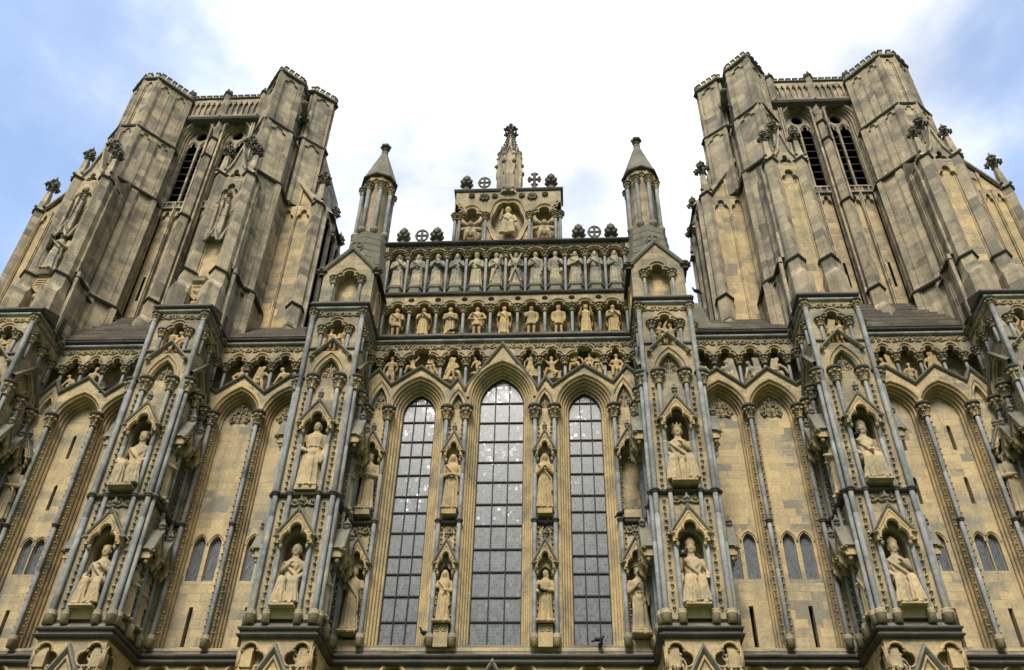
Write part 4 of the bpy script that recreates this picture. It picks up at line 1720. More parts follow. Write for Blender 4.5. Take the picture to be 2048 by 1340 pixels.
def side_buttress(M, root, ua, ub, pil, outer, top_poly, capz=31.25):
    """Buttress that projects sideways from the tower; its west face carries tall panels under a half gable."""
    b = MB(M, 'tower')
    lo, hi = min(ua, ub), max(ua, ub)
    b.use('tower').box(lo, hi, -2.9, -0.12, 22.3, 31.3)
    n = 2 if not outer else 3
    a, c = min(pil) + 0.2, max(pil) - 0.2
    b.use('towergold').fill([(a, 22.5), (c, 22.5), (c, 31.2), (a, 31.2)], -0.06)
    w = (c - a) / n
    for i in range(n + 1):
        u = a + i * w
        b.use('towergold').box(u - 0.06, u + 0.06, -0.15, 0.04, 22.6, 31.2)
        b.box(u - 0.025, u + 0.025, -0.1, 0.10, 22.6, 31.2)
    for i in range(n):
        cusp_head(b, a + (i + 0.5) * w, w / 2 - 0.06, 30.45, 0.55, -0.06, 0.12, 'towergold', 31.2)
    pls = []
    for u in pil:
        tall = (u == pil[1])
        st = [(22.4, 23.85, 0.34, 0.78, False), (24.2, 25.3, 0.28, 0.56, True), (25.4, capz, 0.24, 0.42, True)]
        if tall:
            st += [(capz + 0.1, 34.4, 0.2, 0.32, True)]
        pls.append((u, st))
    # half gable with blind tracery
    e, t = pil[0], pil[1]
    sg = 1 if t > e else -1
    tri = [(e + sg * 0.15, 31.2), (t, 31.2), (t, 33.75)]
    b.use('towergold').slab(tri, -2.8, -0.06)
    b.use('tower')
    tr = [(e + sg * 0.05, 31.25), (t, 33.95)]
    if sg < 0:
        tr.reverse()
    b.sweep(tr, [(-0.08, 0.0), (-0.04, 0.12), (0.06, 0.10), (0.12, 0.0), (0.12, -2.8)])
    b.sweep(tr, [(0.10, 0.0), (0.14, -0.05), (0.62, -0.8), (0.62, -2.8)])
    mu = (e + t) / 2
    b.use('towergold').box(mu - 0.05, mu + 0.05, -0.1, 0.02, 31.2, 32.4)
    cusp_head(b, (mu + t) / 2, abs(t - mu) * 0.36, 31.85, 0.45, -0.1, 0.1, 'towergold', 32.45)
    b.box(min(a, c), max(a, c), -0.1, 0.03, 31.2, 31.27)
    # side face
    us = lo if sg > 0 else hi
    pq = ((us, -2.9), (us, -0.15)) if sg > 0 else ((us, -0.15), (us, -2.9))
    panelled(b, M, pq[0], pq[1], 22.4, 31.2, 3, 'tower', 'tower', 0.1, 0.12, 0.45)
    # upper stage
    for (z0, z1, o) in ((31.3, 35.5, 0.08), (35.5, 39.1, 0.0)):
        pl = offset(top_poly, o) if o else top_poly
        for i in range(len(pl) - 1):
            L = math.hypot(pl[i + 1][0] - pl[i][0], pl[i + 1][1] - pl[i][1])
            if L < 0.3:
                continue
            panelled(b, M, pl[i], pl[i + 1], z0, z1, max(1, int(round(L / 1.3))), 'tower', 'tower', 0.08, 0.13, 0.55 if L > 0.5 else 0)
        if o:
            b.use('dark').psweep(pl, [(0.0, 35.4), (0.1, 35.43), (0.13, 35.49), (0.1, 35.55), (-0.08, 35.7)])
    b.use('tower').prism(top_poly, 38.8, 39.12)
    b.use('dark').psweep(top_poly, [(0.05, 38.98), (0.14, 39.03), (0.18, 39.1), (0.12, 39.17), (0.08, 39.2)])
    b.use('tower').prism(offset(top_poly, 0.09), 39.16, 39.28)
    sb = part('side_buttress', b, root)
    battlements(M, offset(top_poly, 0.10), 39.28, sb)
    for u, st in pls:
        m = MB(M, 'tower')
        pilaster(m, u, -0.12, st)
        part('pilaster', m, sb)
    pinnacle(M, root, (e, -0.02), capz + 0.1, capz + 1.35, 0.15, 1)
    pinnacle(M, root, (e - sg * 0.30, -1.4), capz - 0.5, capz + 0.75, 0.13, 0)
    pinnacle(M, root, (e - sg * 0.30, -2.7), capz - 0.9, capz + 0.3, 0.12, 0)


def belfry(M, root, c):
    z0, zs, h, w = 32.05, 36.25, 1.05, 0.56
    path = jamb_arch(c, w, z0, zs, h, 10)
    b = MB(M, 'tower')
    wo_outer = rolls(0.0, -0.36, 0.20, 0.0, 3)
    b.use('tower').sweep(jamb_arch(c, w, 24.9, zs, h, 10), wo_outer, True)
    # tracery plate: two cusped lights and an eyelet
    lw = w / 2 - 0.035
    holes = []
    for s in (-1, 1):
        cc = c + s * (w / 2 + 0.005)
        holes.append([(cc - lw, z0 + 0.12)] + [(cc - lw, 35.90)] + parch(cc, lw, 35.95, 0.45, 5) + [(cc + lw, z0 + 0.12)])
    eye = [(c + 0.25 * math.cos(a) * (1 - 0.25 * math.sin(a)), 36.74 + 0.33 * math.sin(a)) for a in [2 * PI * i / 14 for i in range(14)]]
    holes.append(eye)
    b.use('tower').slab(path, -0.50, -0.36, holes)
    for s in (-1, 1):
        cc = c + s * (w / 2 + 0.005)
        cusp = trefoil(cc, lw, 35.82, 0.52, 4)
        b.sweep(cusp, [(0.0, -0.48), (-0.02, -0.42), (0.03, -0.38), (0.06, -0.46)])
    b.use('void').fill(path, -1.2)
    b.walls(path, -1.2, -0.50)
    win = part('belfry_window', b, root)
    for s in (-1, 1):
        cc = c + s * (w / 2 + 0.005)
        l = MB(M, 'louvre')
        n = 8
        for i in range(n):
            z = z0 + 0.55 + i * 0.47
            l.hexa([(cc - lw, -1.0, z), (cc + lw, -1.0, z), (cc + lw, -0.53, z - 0.26), (cc - lw, -0.53, z - 0.26), (cc - lw, -1.0, z + 0.04), (cc + lw, -1.0, z + 0.04), (cc + lw, -0.53, z - 0.22), (cc - lw, -0.53, z - 0.22)])
        part('louvre', l, win)


def make_tower(S, label):
    M = front_frame(S * TX, TY, S)
    root = thing('bell_tower', label, 'tower', (S * TX, TY, 0), 'bell towers of the west front')
    b = MB(M, 'tower')
    # body
    b.box(-4.2, 4.25, -6.5, -1.3, 21.5, 38.6)
    holes = []
    for c in (-0.87, 0.87):
        holes.append(offset(jamb_arch(c, 0.56, 24.9, 36.25, 1.05, 10), 0.20))
    b.use('tower').fill([(-3.9, 22.0), (4.2, 22.0), (4.2, 38.6), (-3.9, 38.6)], 0.0, holes)
    b.walls([(-3.9, 22.0), (-3.9, 38.6)], -1.4, 0.0, False)
    for c in (-0.87, 0.87):
        p = [(c - 0.56, 24.9), (c - 0.56, 32.05), (c + 0.56, 32.05), (c + 0.56, 24.9)]
        sl = []
        for s in ((-1, 1) if c > 0 else (1,)):
            pass
        b.use('towergold').fill(p, -0.50)
        b.use('tower').box(c - 0.06, c + 0.06, -0.5, -0.30, 24.9, 32.05)
        b.box(c - 0.025, c + 0.025, -0.5, -0.22, 24.9, 32.05)
        for s in (-1, 1):
            cusp_head(b, c + s * 0.285, 0.215, 31.05, 0.50, -0.5, 0.14, 'tower', 31.65)
        b.use('tower').box(c - 0.56, c + 0.56, -0.55, -0.26, 31.65, 31.75)
        b.use('dark').box(c - 0.56, c + 0.56, -0.53, -0.32, 31.75, 32.0)
        for i in range(4):
            q = c - 0.42 + i * 0.28
            b.use('tower').box(q - 0.04, q + 0.04, -0.5, -0.28, 31.72, 32.05)
        b.box(c - 0.56, c + 0.56, -0.55, -0.26, 32.0, 32.08)
    for s in (-1, 1):
        for q in (1.62, 1.72):
            b.use('tower').box(s * q - 0.035, s * q + 0.035, -0.05, 0.12, 24.6, 37.1)
        for q in (0.30, ):
            b.box(s * q - 0.04, s * q + 0.04, -0.05, 0.10, 24.9, 37.1)
    b.use('tower')
    for c in (-0.87, 0.87):
        b.sweep(parch(c, 0.76, 36.25, 1.2, 8), [(0.0, 0.0), (0.0, 0.07), (0.06, 0.10), (0.09, 0.0)])
        for s in (-1, 1):
            b.use('carvedark').blob((c + s * 0.62, 0.03, 37.1), (0.08, 0.05, 0.08), 6, 4, 0.3, 5)
            b.use('tower')
    part('wall', b, root)
    for (u, S_) in ((-0.58, 1), (0.58, 1), (1.16, 1)):
        s = MB(M, 'void')
        s.box(u - 0.05, u + 0.05, -0.52, -0.485, 26.4, 27.7)
        part('slit_window', s, root)
    for c in (-0.87, 0.87):
        belfry(M, root, c)
    b = MB(M, 'tower')
    pilaster(b, 0.0, -0.05, [(22.6, 24.3, 0.34, 0.95, False), (24.6, 25.5, 0.28, 0.66, True), (25.6, 30.5, 0.23, 0.52, True), (30.6, 34.6, 0.19, 0.40, True), (34.7, 35.9, 0.17, 0.3, True), (36.0, 37.25, 0.14, 0.22, False)])
    part('middle_pilaster', b, root)
    # weathered slope at the foot
    b = MB(M, 'roof')
    for (ua, ub) in ((-2.2, 2.2), (-7.4, -3.2), (3.2, 7.4)):
        k = 9
        for i in range(k):
            d0, d1 = 1.62 - 1.66 * i / k, 1.62 - 1.66 * (i + 1) / k
            rise = 2.4 if ua > -3 and ub < 3 else 1.75
            z0, z1 = 22.60 + rise * i / k, 22.60 + rise * (i + 1) / k
            b.hexa([(ua, -0.4, z0 - 0.3), (ub, -0.4, z0 - 0.3), (ub, d0, z0), (ua, d0, z0), (ua, -0.4, z1), (ub, -0.4, z1), (ub, d0 - 0.03, z1 - 0.03), (ua, d0 - 0.03, z1 - 0.03)])
    part('weathered_slope', b, root)
    # plain end bay below the outer buttress, and the tower's base behind the front
    b = MB(M, 'front')
    b.box(3.75, 7.35, -6.5, 1.25, 0.0, 22.55)
    b.box(-7.0, 3.7, -6.5, 0.3, 0.0, 21.9)
    b.use('dark').psweep([(3.75, 1.25), (7.35, 1.25), (7.35, -6.5)], [(0.0, 22.4), (0.1, 22.44), (0.16, 22.52), (0.1, 22.6), (0.0, 22.62)])
    part('base', b, root)
    # parapet
    b = MB(M, 'tower')
    pd = 0.16
    b.use('dark').sweep([(-2.05, 37.3), (2.05, 37.3)], [(-0.15, 0.0), (-0.13, 0.07), (0.0, 0.26), (0.07, 0.28), (0.12, 0.24), (0.20, 0.1)])
    b.use('hood').sweep([(-2.05, 37.52), (2.05, 37.52)], [(-0.10, 0.275), (0.0, 0.27), (0.06, 0.22), (0.12, 0.14)])
    for (ua, ub) in ((-1.72, -0.14), (0.14, 1.72)):
        n = 6
        w = (ub - ua) / n
        hs = []
        for i in range(n):
            c = ua + (i + 0.5) * w
            hs.append([(c - w * 0.36, 37.72)] + trefoil(c, w * 0.36, 38.42, 0.28, 3) + [(c + w * 0.36, 37.72)])
        b.use('tower').slab([(ua, 37.5), (ub, 37.5), (ub, 38.95), (ua, 38.95)], 0.0, pd, hs)
        b.fill([(ua, 37.5), (ub, 37.5), (ub, 38.9), (ua, 38.9)], 0.04)
        b.use('dark').sweep([(ua, 38.95), (ub, 38.95)], [(-0.04, pd), (0.0, pd + 0.07), (0.06, pd + 0.07), (0.08, pd - 0.05), (0.08, -0.1)])
        keep = b.M
        merlons(b, [(ua, pd), (ub, pd)], 39.02, 0.3, 0.16, 0.19)
    for u in (-1.80, 0.0, 1.80):
        b.use('tower').prism(prow(u, 0.0, 0.16, 0.34), 37.5, 39.25)
        b.use('dark').psweep(prow(u, 0.0, 0.16, 0.34), [(0.0, 39.2), (0.06, 39.24), (0.06, 39.3), (-0.05, 39.36)])
        b.use('carvedark')
        for q in (-0.12, 0.12):
            b.blob((u + q, 0.2, 39.42), (0.08, 0.09, 0.13), 6, 4, 0.2, 2)
        b.blob((u, 0.26, 39.46), (0.08, 0.08, 0.17), 6, 4, 0.2, 3)
    part('parapet', b, root)
    # corner buttresses
    ci, co = -3.0, 2.93
    w_buttress(M, root, ci, True, [(-3.95, 0.0), (-3.95, 1.05), (-3.22, 1.78), (-3.16, 1.78), (-2.40, 0.86), (-2.36, 0.0)])
    w_buttress(M, root, co, False, [(1.66, 0.0), (1.66, 0.36), (2.75, 1.58), (3.42, 1.58), (4.1, 0.98), (4.1, 0.0)])
    side_buttress(M, root, -5.95, -3.9, (-5.65, -3.86), False, [(-4.24, -1.45), (-5.12, -0.55), (-5.10, -0.40), (-4.28, 0.27), (-4.22, 0.27), (-4.22, -1.4)])
    side_buttress(M, root, 6.95, 3.9, (6.68, 4.9), True, [(4.0, -2.6), (4.0, 0.05), (4.55, 0.05), (4.75, -0.15), (4.75, -2.6)], 31.2)
    # beast spout in the re-entrant corner
    b = MB(M, 'carvedark')
    b.tube([(-4.15, 0.0, 36.9), (-4.25, 0.5, 36.8), (-4.32, 0.95, 36.95)], [0.2, 0.22, 0.15], 7)
    b.blob((-4.34, 1.08, 37.02), (0.17, 0.2, 0.18), 7, 5, 0.25, 4)
    b.tube([(-4.15, 0.6, 36.8), (-4.0, 0.8, 36.3)], [0.09, 0.06], 5)
    b.tube([(-4.45, 0.6, 36.8), (-4.55, 0.8, 36.3)], [0.09, 0.06], 5)
    part('gargoyle', b, root)
    return root, M


TL, ML = make_tower(-1, 'left bell tower with carved canopies and shields on its front buttresses')
TR, MR = make_tower(1, 'right bell tower with plain buttress panels and both belfry windows in full view')


def niche_tabernacle(M, root, c, d, z):
    """Tall spired canopy over a buttress niche."""
    b = MB(M, 'tower')
    rr = random.Random(int(c * 10))
    hexa = [(c + 0.40 * math.cos(PI * k / 3 + PI), d + 0.36 * math.sin(-PI * k / 3 + PI)) for k in range(4)]
    hexa = [(c - 0.42, d), (c - 0.24, d + 0.34), (c + 0.24, d + 0.34), (c + 0.42, d)]
    b.use('carvedark').prism(hexa, z + 0.12, z + 0.45)
    for i in range(3):
        p, q = hexa[i], hexa[i + 1]
        Mf, L = face_frame(M, p, q)
        keep, b.M = b.M, Mf
        b.use('tower').sweep([(0.02, z - 0.1), (L * 0.25, z + 0.12), (L / 2, z + 0.62), (L * 0.75, z + 0.12), (L - 0.02, z - 0.1)], [(-0.05, 0.0), (-0.03, 0.06), (0.03, 0.07), (0.05, 0.0)])
        b.M = keep
    for p in hexa:
        b.use('carvedark').blob((p[0], p[1], z - 0.1), 0.085, 6, 4, 0.3, 3)
    for (u, dd, z1, r) in ((c - 0.36, d + 0.05, 1.7, 0.045), (c + 0.36, d + 0.05, 1.7, 0.045), (c - 0.2, d + 0.3, 1.9, 0.05), (c + 0.2, d + 0.3, 1.9, 0.05), (c - 0.1, d + 0.16, 2.2, 0.05), (c + 0.12, d + 0.16, 2.3, 0.05)):
        b.use('tower').box(u - r, u + r, dd - r, dd + r, z + 0.3, z + z1)
        b.use('carvedark').blob((u, dd, z + z1 + 0.08), (0.075, 0.075, 0.12), 6, 4, 0.3, 3)
        b.blob((u, dd, z + z1 * 0.65), (0.08, 0.08, 0.05), 6, 4, 0.3, 4)
    b.use('tower').prism([(c - 0.2, d), (c - 0.2, d + 0.2), (c + 0.2, d + 0.2), (c + 0.2, d)], z + 0.4, z + 1.9, [(c - 0.1, d), (c - 0.1, d + 0.12), (c + 0.1, d + 0.12), (c + 0.1, d)])
    b.use('carvedark').tube([(c, d + 0.06, z + 1.8), (c, d + 0.06, z + 2.75)], [0.08, 0.03], 6)
    for k in range(6):
        zz = z + 1.95 + 0.14 * k
        for s in (-1, 1):
            b.blob((c + s * (0.13 - 0.012 * k), d + 0.08, zz), 0.045, 5, 3, 0.2, k)
    b.blob((c, d + 0.08, z + 2.8), (0.13, 0.1, 0.15), 6, 4, 0.3, 5)
    part('canopy', b, root)


def shield(M, root, c, d, z, lines):
    b = MB(M, 'statuegold')
    pts = [(c - 0.27, z + 0.36), (c + 0.27, z + 0.36), (c + 0.27, z + 0.02), (c + 0.2, z - 0.2), (c, z - 0.42), (c - 0.2, z - 0.2), (c - 0.27, z + 0.02)]
    b.slab(pts, d, d + 0.16)
    b.sweep(pts + [pts[0]], [(-0.01, d + 0.16), (0.02, d + 0.2), (0.05, d + 0.17), (0.05, d)])
    b.use('statue')
    if lines:
        for k in range(3):
            b.box(c - 0.17, c + 0.19, d + 0.15, d + 0.19, z + 0.18 - 0.11 * k, z + 0.23 - 0.11 * k)
        for k in range(3):
            b.box(c - 0.15 + 0.08 * k, c - 0.11 + 0.08 * k, d + 0.15, d + 0.19, z - 0.2, z - 0.08)
    else:
        for a in range(5):
            t = R(-20 - 35 * a)
            b.tube([(c, d + 0.17, z + 0.02), (c + 0.17 * math.cos(t), d + 0.17, z + 0.05 + 0.2 * math.sin(t))], 0.022, 4)
        b.box(c - 0.2, c + 0.2, d + 0.15, d + 0.19, z + 0.2, z + 0.26)
    b.use('tower')
    b.hexa([(c - 0.32, d, z + 0.40), (c + 0.32, d, z + 0.40), (c + 0.2, d + 0.3, z + 0.40), (c - 0.2, d + 0.3, z + 0.40), (c - 0.36, d, z + 0.56), (c + 0.36, d, z + 0.56), (c + 0.24, d + 0.36, z + 0.56), (c - 0.24, d + 0.36, z + 0.56)])
    b.use('statuegold').blob((c, d + 0.06, z - 0.55), (0.17, 0.12, 0.16), 8, 6, 0.2, 4)
    part('shield', b, root)


niche_tabernacle(ML, TL, -3.0, 2.58, 26.35)
niche_tabernacle(ML, TL, 2.93, 2.58, 26.75)
shield(ML, TL, -3.0, 2.58, 23.85, False)
shield(ML, TL, 2.93, 2.58, 24.35, True)
b = MB(None, 'lead')
b.tube([(-7.75, 3.3, 29.6), (-7.1, 2.9, 29.35)], 0.05, 6)
part('spout', b, TL)


# ------------------------------------------------------------------ aedicules and pinnacle turrets above the inner buttresses
def make_turret(S, label_a, label_t):
    M = front_frame(S * 5.42, 0, S)
    root = thing('gabled_aedicule', label_a, 'gable', (S * 5.42, 0, 22.6), 'gabled aedicules')
    b = MB(M, 'front')
    hw, d1 = 0.90, 1.62
    tri = [(-hw, 22.66), (-hw, 24.35), (0, 25.45), (hw, 24.35), (hw, 22.66)]
    nic = [(-0.40, 22.75)] + trefoil(0, 0.40, 23.95, 0.45) + [(0.40, 22.75)]
    b.fill(tri, d1, [nic])
    b.recess(nic, d1, d1 - 0.4, 'panel')
    b.use('front').walls(tri, -0.4, d1)
    for s in (-1, 1):
        pq = ((hw, d1), (hw, -0.4)) if s > 0 else ((-hw, -0.4), (-hw, d1))
        Mf, L = face_frame(M, *pq)
        keep, b.M = b.M, Mf
        b.use('mould').sweep(jamb_arch(L / 2, 0.3, 22.8, 23.7, 0.4), [(0, -0.02), (0.0, 0.05), (0.07, 0.06), (0.1, 0.0)])
        b.M = keep
    b.use('mould').sweep(trefoil(0, 0.40, 23.95, 0.45), rolls(0.0, d1 - 0.06, 0.15, d1 + 0.06, 2), True)
    b.use('hood').sweep([(-hw - 0.1, 24.25), (0, 25.45), (hw + 0.1, 24.25)], [(-0.04, d1), (-0.03, d1 + 0.08), (0.04, d1 + 0.12), (0.1, d1 + 0.08), (0.1, -0.4)])
    b.use('ledge').sweep([(hw + 0.02, 24.35), (0, 25.5)][::-1], [(0.06, -0.4), (0.06, d1)])
    part('wall', b, root)
    for s in (-1, 1):
        put('shaft', shaft_mesh(0.054, 22.7, 23.72, (), False), root, (S * s * 0.48, -d1 - 0.06, -22.6))
        put('capital', CAP_SMALL, root, (S * s * 0.48, -d1 - 0.06, 23.70 - 22.6))
        f = finial_builder(0.42, 0.2, 'pine', 'carvedark', 3).mesh('finial')
        put('finial', f, root, (S * s * 0.98, -d1 + 0.02, 24.15 - 22.6))
    f = finial_builder(0.75, 0.17, 'wheel', 'carvedark', 5).mesh('finial')
    put('finial', f, root, (0, -d1 + 0.3, 25.42 - 22.6))
    f = finial_builder(0.75, 0.2, 'pine', 'carvedark', 8).mesh('finial')
    put('finial', f, root, (S * 0.98, -0.3, 24.5 - 22.6))

    cx, cy = 5.42, 0.30
    M = front_frame(S * cx, cy, S)
    t = thing('pinnacle_turret', label_t, 'turret', (S * cx, cy, 24.0), 'spired pinnacle turrets')
    b = MB(M, 'front')
    b.lathe((0, 0), [(1.02, 22.4), (1.02, 25.1), (0.98, 25.15)], 8, False)
    for k in range(7):
        r0 = 0.98 - 0.035 * k
        z0 = 25.15 + 0.36 * k
        b.use('hood').lathe((0, 0), [(r0 + 0.03, z0), (r0 + 0.03, z0 + 0.30), (r0 - 0.03, z0 + 0.36)], 8, False)
    b.use('front').lathe((0, 0), [(0.50, 27.4), (0.50, 31.0)], 8, False)
    b.use('hood').lathe((0, 0), [(0.76, 27.65), (0.66, 27.75), (0.5, 27.8)], 8, False)
    part('drum', b, t)
    arcs = MB(M, 'mould')
    oct_ = [(0.60 * math.cos(PI / 8 + PI / 4 * k), 0.60 * math.sin(PI / 8 + PI / 4 * k)) for k in range(8)][::-1]
    for k in range(8):
        p, q = oct_[k], oct_[(k + 1) % 8]
        Mf, L = face_frame(M, p, q)
        arcs.M = Mf
        arcs.use('mould').slab([(0, 31.07), (0, 30.60)] + parch(L / 2, L / 2 - 0.05, 30.60, 0.30, 5) + [(L, 30.60), (L, 31.07)], -0.1, 0.03)
        arcs.sweep(parch(L / 2, L / 2 - 0.05, 30.60, 0.30, 5), rolls(0.0, 0.0, 0.09, 0.05, 1), True)
        arcs.sweep(parch(L / 2, L / 2 - 0.13, 30.60, 0.2, 5), [(0, -0.1), (0.0, -0.02), (0.05, -0.02), (0.06, -0.1)])
    part('arcade', arcs, t)
    b = MB(M, 'tower')
    b.use('dark').lathe((0, 0), [(0.60, 31.03), (0.76, 31.07), (0.78, 31.13), (0.74, 31.18)], 8, False)
    b.use('hood').lathe((0, 0), [(0.74, 31.17), (0.12, 33.2)], 8, False)
    b.use('hood').lathe((0, 0), [(0.12, 33.15), (0.15, 33.22), (0.15, 33.28), (0.09, 33.34)], 8)
    part('spire', b, t)
    put('finial', finial_builder(0.62, 0.26, 'bud', 'carvedark', 4).mesh('finial'), t, (0, 0, 33.28 - 24))
    sm = shaft_mesh(0.078, 27.62, 30.27, (), True)
    for k in range(8):
        a = PI / 8 + PI / 4 * k
        x, y = 0.63 * math.cos(a), 0.63 * math.sin(a)
        put('shaft', sm, t, (x, y, -24))
        put('capital', CAP_MID, t, (x, y, 30.23 - 24), a)


make_turret(-1, 'gabled aedicule with empty trefoil niche, left of the rows of statues', 'octagonal spired turret rising left of the stepped gable')
make_turret(1, 'gabled aedicule with empty trefoil niche, right of the rows of statues', 'octagonal spired turret rising right of the stepped gable')

# stepped coping behind the right aedicule
b = MB(front_frame(0, 0), 'hood')
for k in range(5):
    b.box(6.2, 7.35 - 0.06 * k, -1.2, -0.05 - 0.04 * k, 22.9 + 0.26 * k, 23.13 + 0.26 * k)
for k in range(3):
    b.box(6.2, 8.0 - 0.1 * k, -1.2, 0.18 - 0.1 * k, 22.66 + 0.13 * k, 22.77 + 0.13 * k)
o = part('stepped_coping', b)
tag(o, 'stack of weathered coping courses between right aedicule and right tower', 'coping')


# ------------------------------------------------------------------ stepped gable
def make_gable():
    root = thing('stepped_gable', 'stepped gable over the tall windows with two rows of niches and square top panel', 'gable', (0, 0.2, 22.6))
    M = front_frame(0, 0.05)
    b = MB(M, 'panel')
    arc = MB(M, 'mould')
    W = 4.55
    # tier of nine trefoil niches
    zc = 23.92
    cs = [(-4.42 + 0.982 * i, -4.42 + 0.982 * (i + 1)) for i in range(9)]
    b.fill([(-W, 22.5), (W, 22.5), (W, 24.8), (-W, 24.8)], -0.5)
    path = [(-W, zc)]
    for (a, c) in cs:
        path += trefoil((a + c) / 2, (c - a) / 2 - 0.1, zc, 0.36)
    path += [(W, zc)]
    dots = []
    for i in range(8):
        u = cs[i][1]
        dots.append([(u + 0.12 * math.cos(2 * PI * k / 10), 24.42 + 0.11 * math.sin(2 * PI * k / 10)) for k in range(10)])
    b.use('front').slab([(-W, 24.68)] + path + [(W, 24.68)], -0.35, 0.0, dots)
    b.use('void')
    for q in dots:
        b.fill(q, -0.3)
    for (a, c) in cs:
        arc.bucket('trefoil_arch').sweep(trefoil((a + c) / 2, (c - a) / 2 - 0.1, zc, 0.36), rolls(-0.01, -0.06, 0.12, 0.05, 2), True)
    arc.bucket('string_course').use('dark').psweep([(-W, 0), (W, 0)], [(0.0, 24.60), (0.08, 24.63), (0.11, 24.68), (0.08, 24.73), (-0.3, 24.76)])
    arc.bucket('ledge').use('ledge').box(-W, W, -0.5, 0.05, 22.6, 22.75)
    # tier of twelve round-headed niches
    zc2 = 26.78
    W2 = 4.62
    cs2 = [(-4.50 + 0.75 * i, -4.50 + 0.75 * (i + 1)) for i in range(12)]
    b.use('panel').fill([(-W2, 24.5), (W2, 24.5), (W2, 27.4), (-W2, 27.4)], -0.72)
    path = [(-W2, zc2)]
    for (a, c) in cs2:
        path += parch((a + c) / 2, 0.29, zc2, 0.26, 5)
    path += [(W2, zc2)]
    b.use('front').slab([(-W2, 27.32)] + path + [(W2, 27.32)], -0.35, -0.08)
    for (a, c) in cs2:
        arc.bucket('niche_arch').use('mould').sweep(parch((a + c) / 2, 0.29, zc2, 0.26, 5), rolls(-0.01, -0.14, 0.09, -0.02, 2), True)
    for s in (-1, 1):
        b.use('front').walls([(s * W, 22.5), (s * W2, 27.3)], -0.6, 0.0, False)
        b.box(s * 4.62 - 0.06, s * 4.62 + 0.06, -0.6, -0.02, 22.6, 27.3)
    scroll_band(arc.bucket('carved_frieze').use('carvedark'), -W2 + 0.05, W2 - 0.05, 27.08, 27.30, -0.04, 51)
    arc.bucket('string_course').use('dark').psweep([(-W2 - 0.1, 0), (W2 + 0.1, 0)], [(-0.08, 27.26), (0.04, 27.29), (0.1, 27.33), (0.12, 27.38), (0.08, 27.43), (-0.6, 27.47)])
    # square top panel
    G = 2.16
    vs = []
    for i in range(48):
        a = 2 * PI * i / 48
        k = 1.04 - 0.10 * abs(math.sin(3 * a)) ** 3
        vs.append((0.64 * k * math.cos(a), 28.78 + 1.13 * k * math.sin(a)))
    sn = []
    for s in (-1, 1):
        c = s * 1.46
        sn.append([(c - 0.46, 27.5)] + trefoil(c, 0.46, 29.0, 0.58) + [(c + 0.46, 27.5)])
    Mg = front_frame(0, 0.25)
    b.M = arc.M = Mg
    half = [p for p in trefoil(G, 0.34, 29.30, 0.55) if p[0] <= G - 0.005]
    right = [(G, 27.4), (G, 29.30)] + [(G - 0.34, 29.30)] + half[1:] + [(G, half[-1][1])] + [(G, 30.6)]
    left = [(-p[0], p[1]) for p in reversed(right)]
    b.use('front').fill(right + left, 0.0, [vs] + sn)
    for s in (-1, 1):
        hp = [(s * p[0], p[1]) for p in half]
        b.use('front').walls(hp, -0.3, 0.0, False)
        arc.bucket('trefoil_arch').use('mould').sweep(hp if s > 0 else hp[::-1], rolls(0.0, -0.04, 0.13, 0.06, 2), True)
        b.use('void').fill([(s * (G - 0.36), 29.3), (s * (G - 0.02), 29.3), (s * (G - 0.02), 29.9), (s * (G - 0.36), 29.9)], -0.3)
    for h in [vs] + sn:
        b.use('front').recess(h, 0.0, -0.45, 'panel')
    b.use('front')
    for s in (-1, 1):
        b.box(s * G - (0.02 if s > 0 else 0), s * G + (0.02 if s < 0 else 0), -0.9, 0.0, 27.4, 30.6)
    b.box(-G, G, -0.9, -0.6, 27.4, 30.6)
    arc.bucket('oval_frame').use('mould').sweep(vs[::-1], rolls(0.0, -0.12, 0.20, 0.08, 3), True, True)
    for s in (-1, 1):
        c = s * 1.46
        arc.bucket('trefoil_arch').use('mould').sweep(trefoil(c, 0.46, 29.0, 0.58), rolls(0.0, -0.08, 0.16, 0.06, 3), True)
        for (u, z, r) in ((0.55, 30.25, 0.12), (0.98, 30.18, 0.21), (1.5, 30.3, 0.13)):
            arc.bucket('rosette').use('carvedark')
            for q in range(7):
                a = 2 * PI * q / 7
                arc.blob((s * u + r * 0.7 * math.cos(a), 0.05, z + r * 0.7 * math.sin(a)), (r * 0.36, 0.06, r * 0.36), 6, 4, 0.3, q)
            arc.blob((s * u, 0.06, z), (r * 0.4, 0.08, r * 0.4), 6, 4, 0.3, 3)
    arc.bucket('string_course').use('dark').psweep([(-G, -0.9), (-G, 0), (G, 0), (G, -0.9)], [(0.0, 30.52), (0.05, 30.54), (0.08, 30.60), (0.08, 30.66), (0.03, 30.70), (-0.3, 30.74)])
    arc.bucket('boss').use('hood').tube([(0, 0.05, 30.55), (0, 0.16, 30.62)], [0.2, 0.14], 10)
    part('wall', b, root)
    parts(arc, root)
    b = MB(front_frame(0, 0.55), 'tower')
    # crowning pinnacle
    w = 0.50
    octp = [(w * math.cos(PI / 8 + PI / 4 * k), w * math.sin(PI / 8 + PI / 4 * k)) for k in range(8)][::-1]
    b.prism(octp, 30.4, 33.1)
    for k in range(8):
        p, q = octp[k], octp[(k + 1) % 8]
        b.use('tower').box(p[0] - 0.05, p[0] + 0.05, p[1] - 0.05, p[1] + 0.05, 30.6, 32.9)
        b.tube([(p[0] * 1.12, p[1] * 1.12, 31.4), (p[0] * 1.12, p[1] * 1.12, 32.1)], 0.035, 4)
        b.use('carvedark').blob((p[0] * 1.16, p[1] * 1.16, 32.2), (0.09, 0.09, 0.13), 6, 4, 0.3, k)
        b.blob((p[0] * 0.98, p[1] * 0.98, 33.05), (0.08, 0.08, 0.2), 6, 4, 0.3, k)
